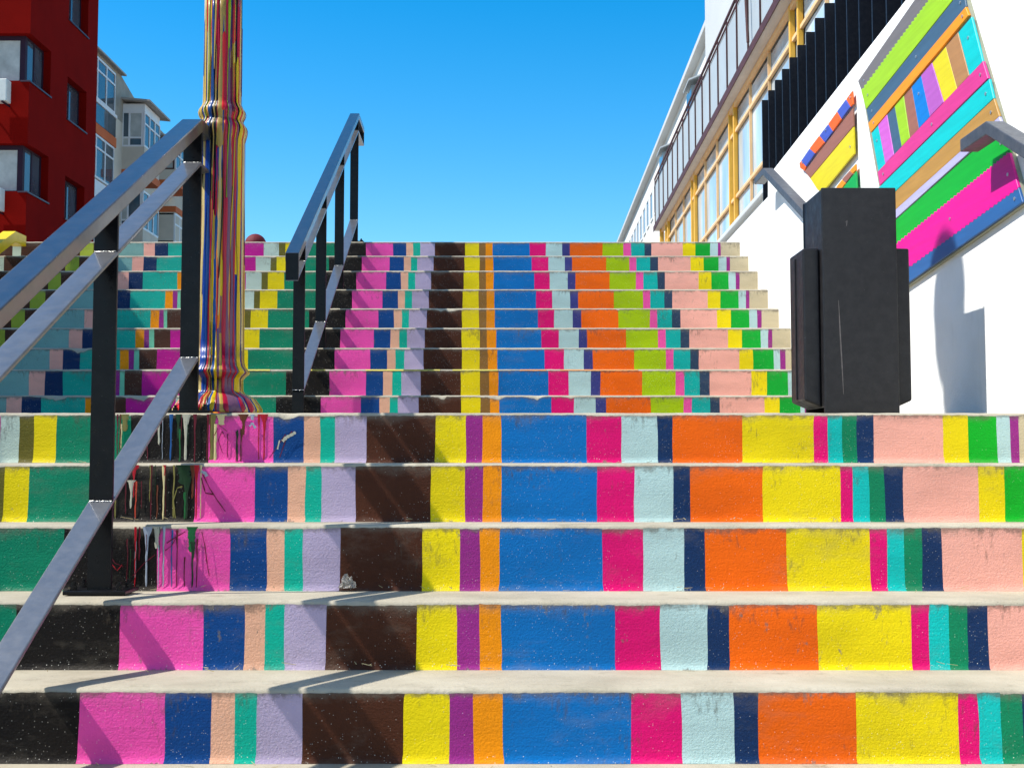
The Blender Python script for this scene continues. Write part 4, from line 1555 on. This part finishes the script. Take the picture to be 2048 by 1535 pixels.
def glazing_front(y, xa, xb, za, zb_, lights, fr_m, hbar=None):
    fr = MB()
    fw = 0.06
    fr.box(xa, xb, y - 0.05, y, zb_ - fw, zb_).box(xa, xb, y - 0.05, y, za, za + fw)
    for c_ in lights:
        fr.box(max(xa, c_ - fw / 2), min(xb, c_ + fw / 2), y - 0.049, y - 0.001, za + fw, zb_ - fw)
    if hbar:
        for a, b in zip(lights, lights[1:]):
            fr.box(a + fw / 2, b - fw / 2, y - 0.048, y - 0.002, hbar - 0.03, hbar + 0.03)
    wd_ = cpart(fr, 'balcony_glazing', fr_m)
    for i, (a, b) in enumerate(zip(lights, lights[1:])):
        spans = [(za + fw, hbar - 0.03), (hbar + 0.03, zb_ - fw)] if hbar else [(za + fw, zb_ - fw)]
        for p, q in spans:
            cpart(MB().box(a + fw / 2, b - fw / 2, y - 0.03, y - 0.018, p, q), 'pane', M['glass'] if (i + int(p)) % 2 else M['curtain'], wd_)
    return wd_


# bay A: glazed balconies on the near part of the recessed wall
def bay(xw, xf, ya, yb, floors, roof_z, front_mats):
    """projecting bay from wall plane xw to face xf between ya..yb; floors = list of sill heights"""
    for (sill, top, solid_top, band0, band1) in floors:
        cpart(MB().box(xw - 0.02, xf - 0.01, ya + 0.01, yb - 0.01, band1, sill), 'parapet', M['cream'])
        cpart(MB().box(xw - 0.02, xf + 0.02, ya - 0.02, yb + 0.02, band0, band1), 'terracotta_band', M['band'])
        glazing_side(xf - 0.06, ya, yb, sill, top, 3)
        glazing_front(ya + 0.06, xw, xf - 0.07, sill, top, [xw, xw + (xf - xw) * 0.3, xf - 0.1], front_mats, (sill + 0.32))
        cpart(MB().box(xw, xf - 0.25, ya + 0.25, yb - 0.2, sill - 0.02, top + 0.02), 'room', M['brownish'])
    ov = 0.22
    s = MB().slab([(xw - 0.3, ya - ov, roof_z), (xf + ov, ya - ov, roof_z - 0.12), (xf + ov, yb + 0.5, roof_z - 0.12), (xw - 0.3, yb + 0.5, roof_z)], (0, 0, 0.07))
    cpart(s, 'roof', M['roofm'])
    f0 = floors[0]
    cpart(MB().box(xw - 0.01, xf - 0.02, ya + 0.02, yb - 0.02, f0[1], roof_z - 0.13), 'fascia', M['upvc'])


# A
for (sill, top) in ((11.62, 13.02), (9.05, 10.48), (6.2, 7.6)):
    glazing_side(-13.49, 37.6, 40.2, sill, top, 3)
cpart(MB().box(-13.51, -13.40, 37.4, 40.35, 11.50, 11.61), 'ledge', M['upvc'])
cpart(MB().box(-13.52, -13.43, 37.4, 40.3, 10.85, 11.49), 'parapet_panel', M['glass'])
for z in (10.50, 7.63, 4.8):
    cpart(MB().box(-13.52, -13.42, 37.4, 40.36, z, z + 0.33), 'terracotta_band', M['band'])
for z in (8.35, 5.5):
    cpart(MB().box(-13.52, -13.44, 37.4, 40.3, z, z + 0.65), 'parapet_panel', M['upvc'])
s = MB().slab([(-14.2, 37.0, 13.28), (-13.32, 37.0, 13.18), (-13.32, 41.0, 13.18), (-14.2, 41.0, 13.28)], (0, 0, 0.06))
cpart(s, 'roof', M['roofm'])
# B and C
bay(-13.5, -12.72, 41.2, 43.0, [(10.78, 12.02, 12.02, 9.72, 9.98), (7.9, 9.25, 9.3, 6.9, 7.18)], 12.42, M['upvc'])
bay(-13.5, -12.80, 45.4, 47.4, [(11.0, 12.0, 12.0, 10.4, 10.6), (8.20, 9.32, 9.36, 9.36, 9.58), (5.6, 6.9, 7.0, 4.7, 4.98)], 12.3, M['rust'])
bay(-13.5, -12.75, 50.0, 52.2, [(10.6, 11.8, 12.0, 9.6, 9.86), (7.8, 9.1, 9.2, 6.8, 7.08)], 12.2, M['upvc'])
for o in cb.children:
    for ch in o.children:
        ch.location = (0, 0, 0)

# ------------------------------------------------------------------ red globe on a bollard beyond the top step
gp = atY(511, 489, 16.0)
gl = thing('red_bollard', 'dark red round bollard top just above the top step beside the lamp post', 'bollard', (gp[0], 16.0, PLAZA_Z))
M['dkred'] = mat_plain('dark_red_enamel', srgb(96, 6, 22), 0.75, 0.15, 4)
prof = [(0.0001, gp[2] - PLAZA_Z + 0.143)] + [(0.143 * math.sin(math.pi * q / 16), gp[2] - PLAZA_Z + 0.143 * math.cos(math.pi * q / 16)) for q in range(1, 15)] + [(0.05, gp[2] - PLAZA_Z - 0.14)]
lathe('globe', prof[::-1], 0, 0, M['dkred'], gl, seg=32)
lathe('stem', [(0.09, 0.0), (0.09, 0.06), (0.05, 0.08), (0.05, gp[2] - PLAZA_Z - 0.13)], 0, 0, M['dkred'], gl, seg=24)

# ------------------------------------------------------------------ scrap of clear plastic on the second visible tread
sx, sy, sz = atY(694, 1180, 3.05)
v, f = [], []
rs = random.Random(12)
nu, nv = 12, 7
for i in range(nu):
    for j in range(nv):
        a = 2 * math.pi * i / nu
        b = math.pi * 0.5 * j / (nv - 1)
        r = 0.021 * (1 + rs.uniform(-0.38, 0.38))
        v.append((r * math.cos(a) * math.cos(b) * 1.0, r * 0.5 * math.sin(a) * math.cos(b), abs(r * 1.25 * math.sin(b))))
for i in range(nu):
    for j in range(nv - 1):
        a, b = i * nv + j, ((i + 1) % nu) * nv + j
        f.append((a, b, b + 1, a + 1))
t = NT('clear_plastic')
t.p.inputs['Transmission Weight'].default_value = 0.8
M['plastic'] = t.done((0.62, 0.60, 0.55, 1), 0.25, t.bump(t.noise(t.pos(), 160, 4), 0.8, 0.004))
scrap = mesh_obj('plastic_scrap', v, f, M['plastic'])
scrap.location = (sx, 3.055, -0.3235 + 0.0005)
tag(scrap, 'crumpled scrap of clear plastic on a lower tread between lavender and brown stripes', 'litter')

# ------------------------------------------------------------------ dry straw caught on the treads and risers
v, f = [], []
for k in range(-1, 6):
    Yk = 2.48 + 0.3 * (k - 1)
    zt_ = LOW_TOP[k]
    for q in range(26):
        x = rs.uniform(-1.6, 1.5)
        d = 0.29 - abs(rs.gauss(0, 0.05))
        L_ = rs.uniform(0.008, 0.035)
        a = rs.uniform(0, 6.28)
        th = rs.uniform(0.0006, 0.0012)
        p0 = Vector((x, Yk + max(0.03, d), zt_ + 0.0015))
        p1 = p0 + Vector((L_ * math.cos(a), L_ * 0.3 * math.sin(a), rs.uniform(0, 0.006)))
        if p1.y > Yk + 0.294:
            p1.y = Yk + 0.294
        mb_ = MB().cyl(p0, p1, th, th * 0.6, 4)
        n0 = len(v)
        v += mb_.v
        f += [tuple(i + n0 for i in ff) for ff in mb_.f]
M['straw'] = mat_plain('straw', (0.42, 0.34, 0.18), 0.8, 0.2)
so = mesh_obj('straw_litter', v, f, M['straw'])
tag(so, 'bits of dry straw and dirt gathered at the backs of the treads', 'litter', kind='stuff')
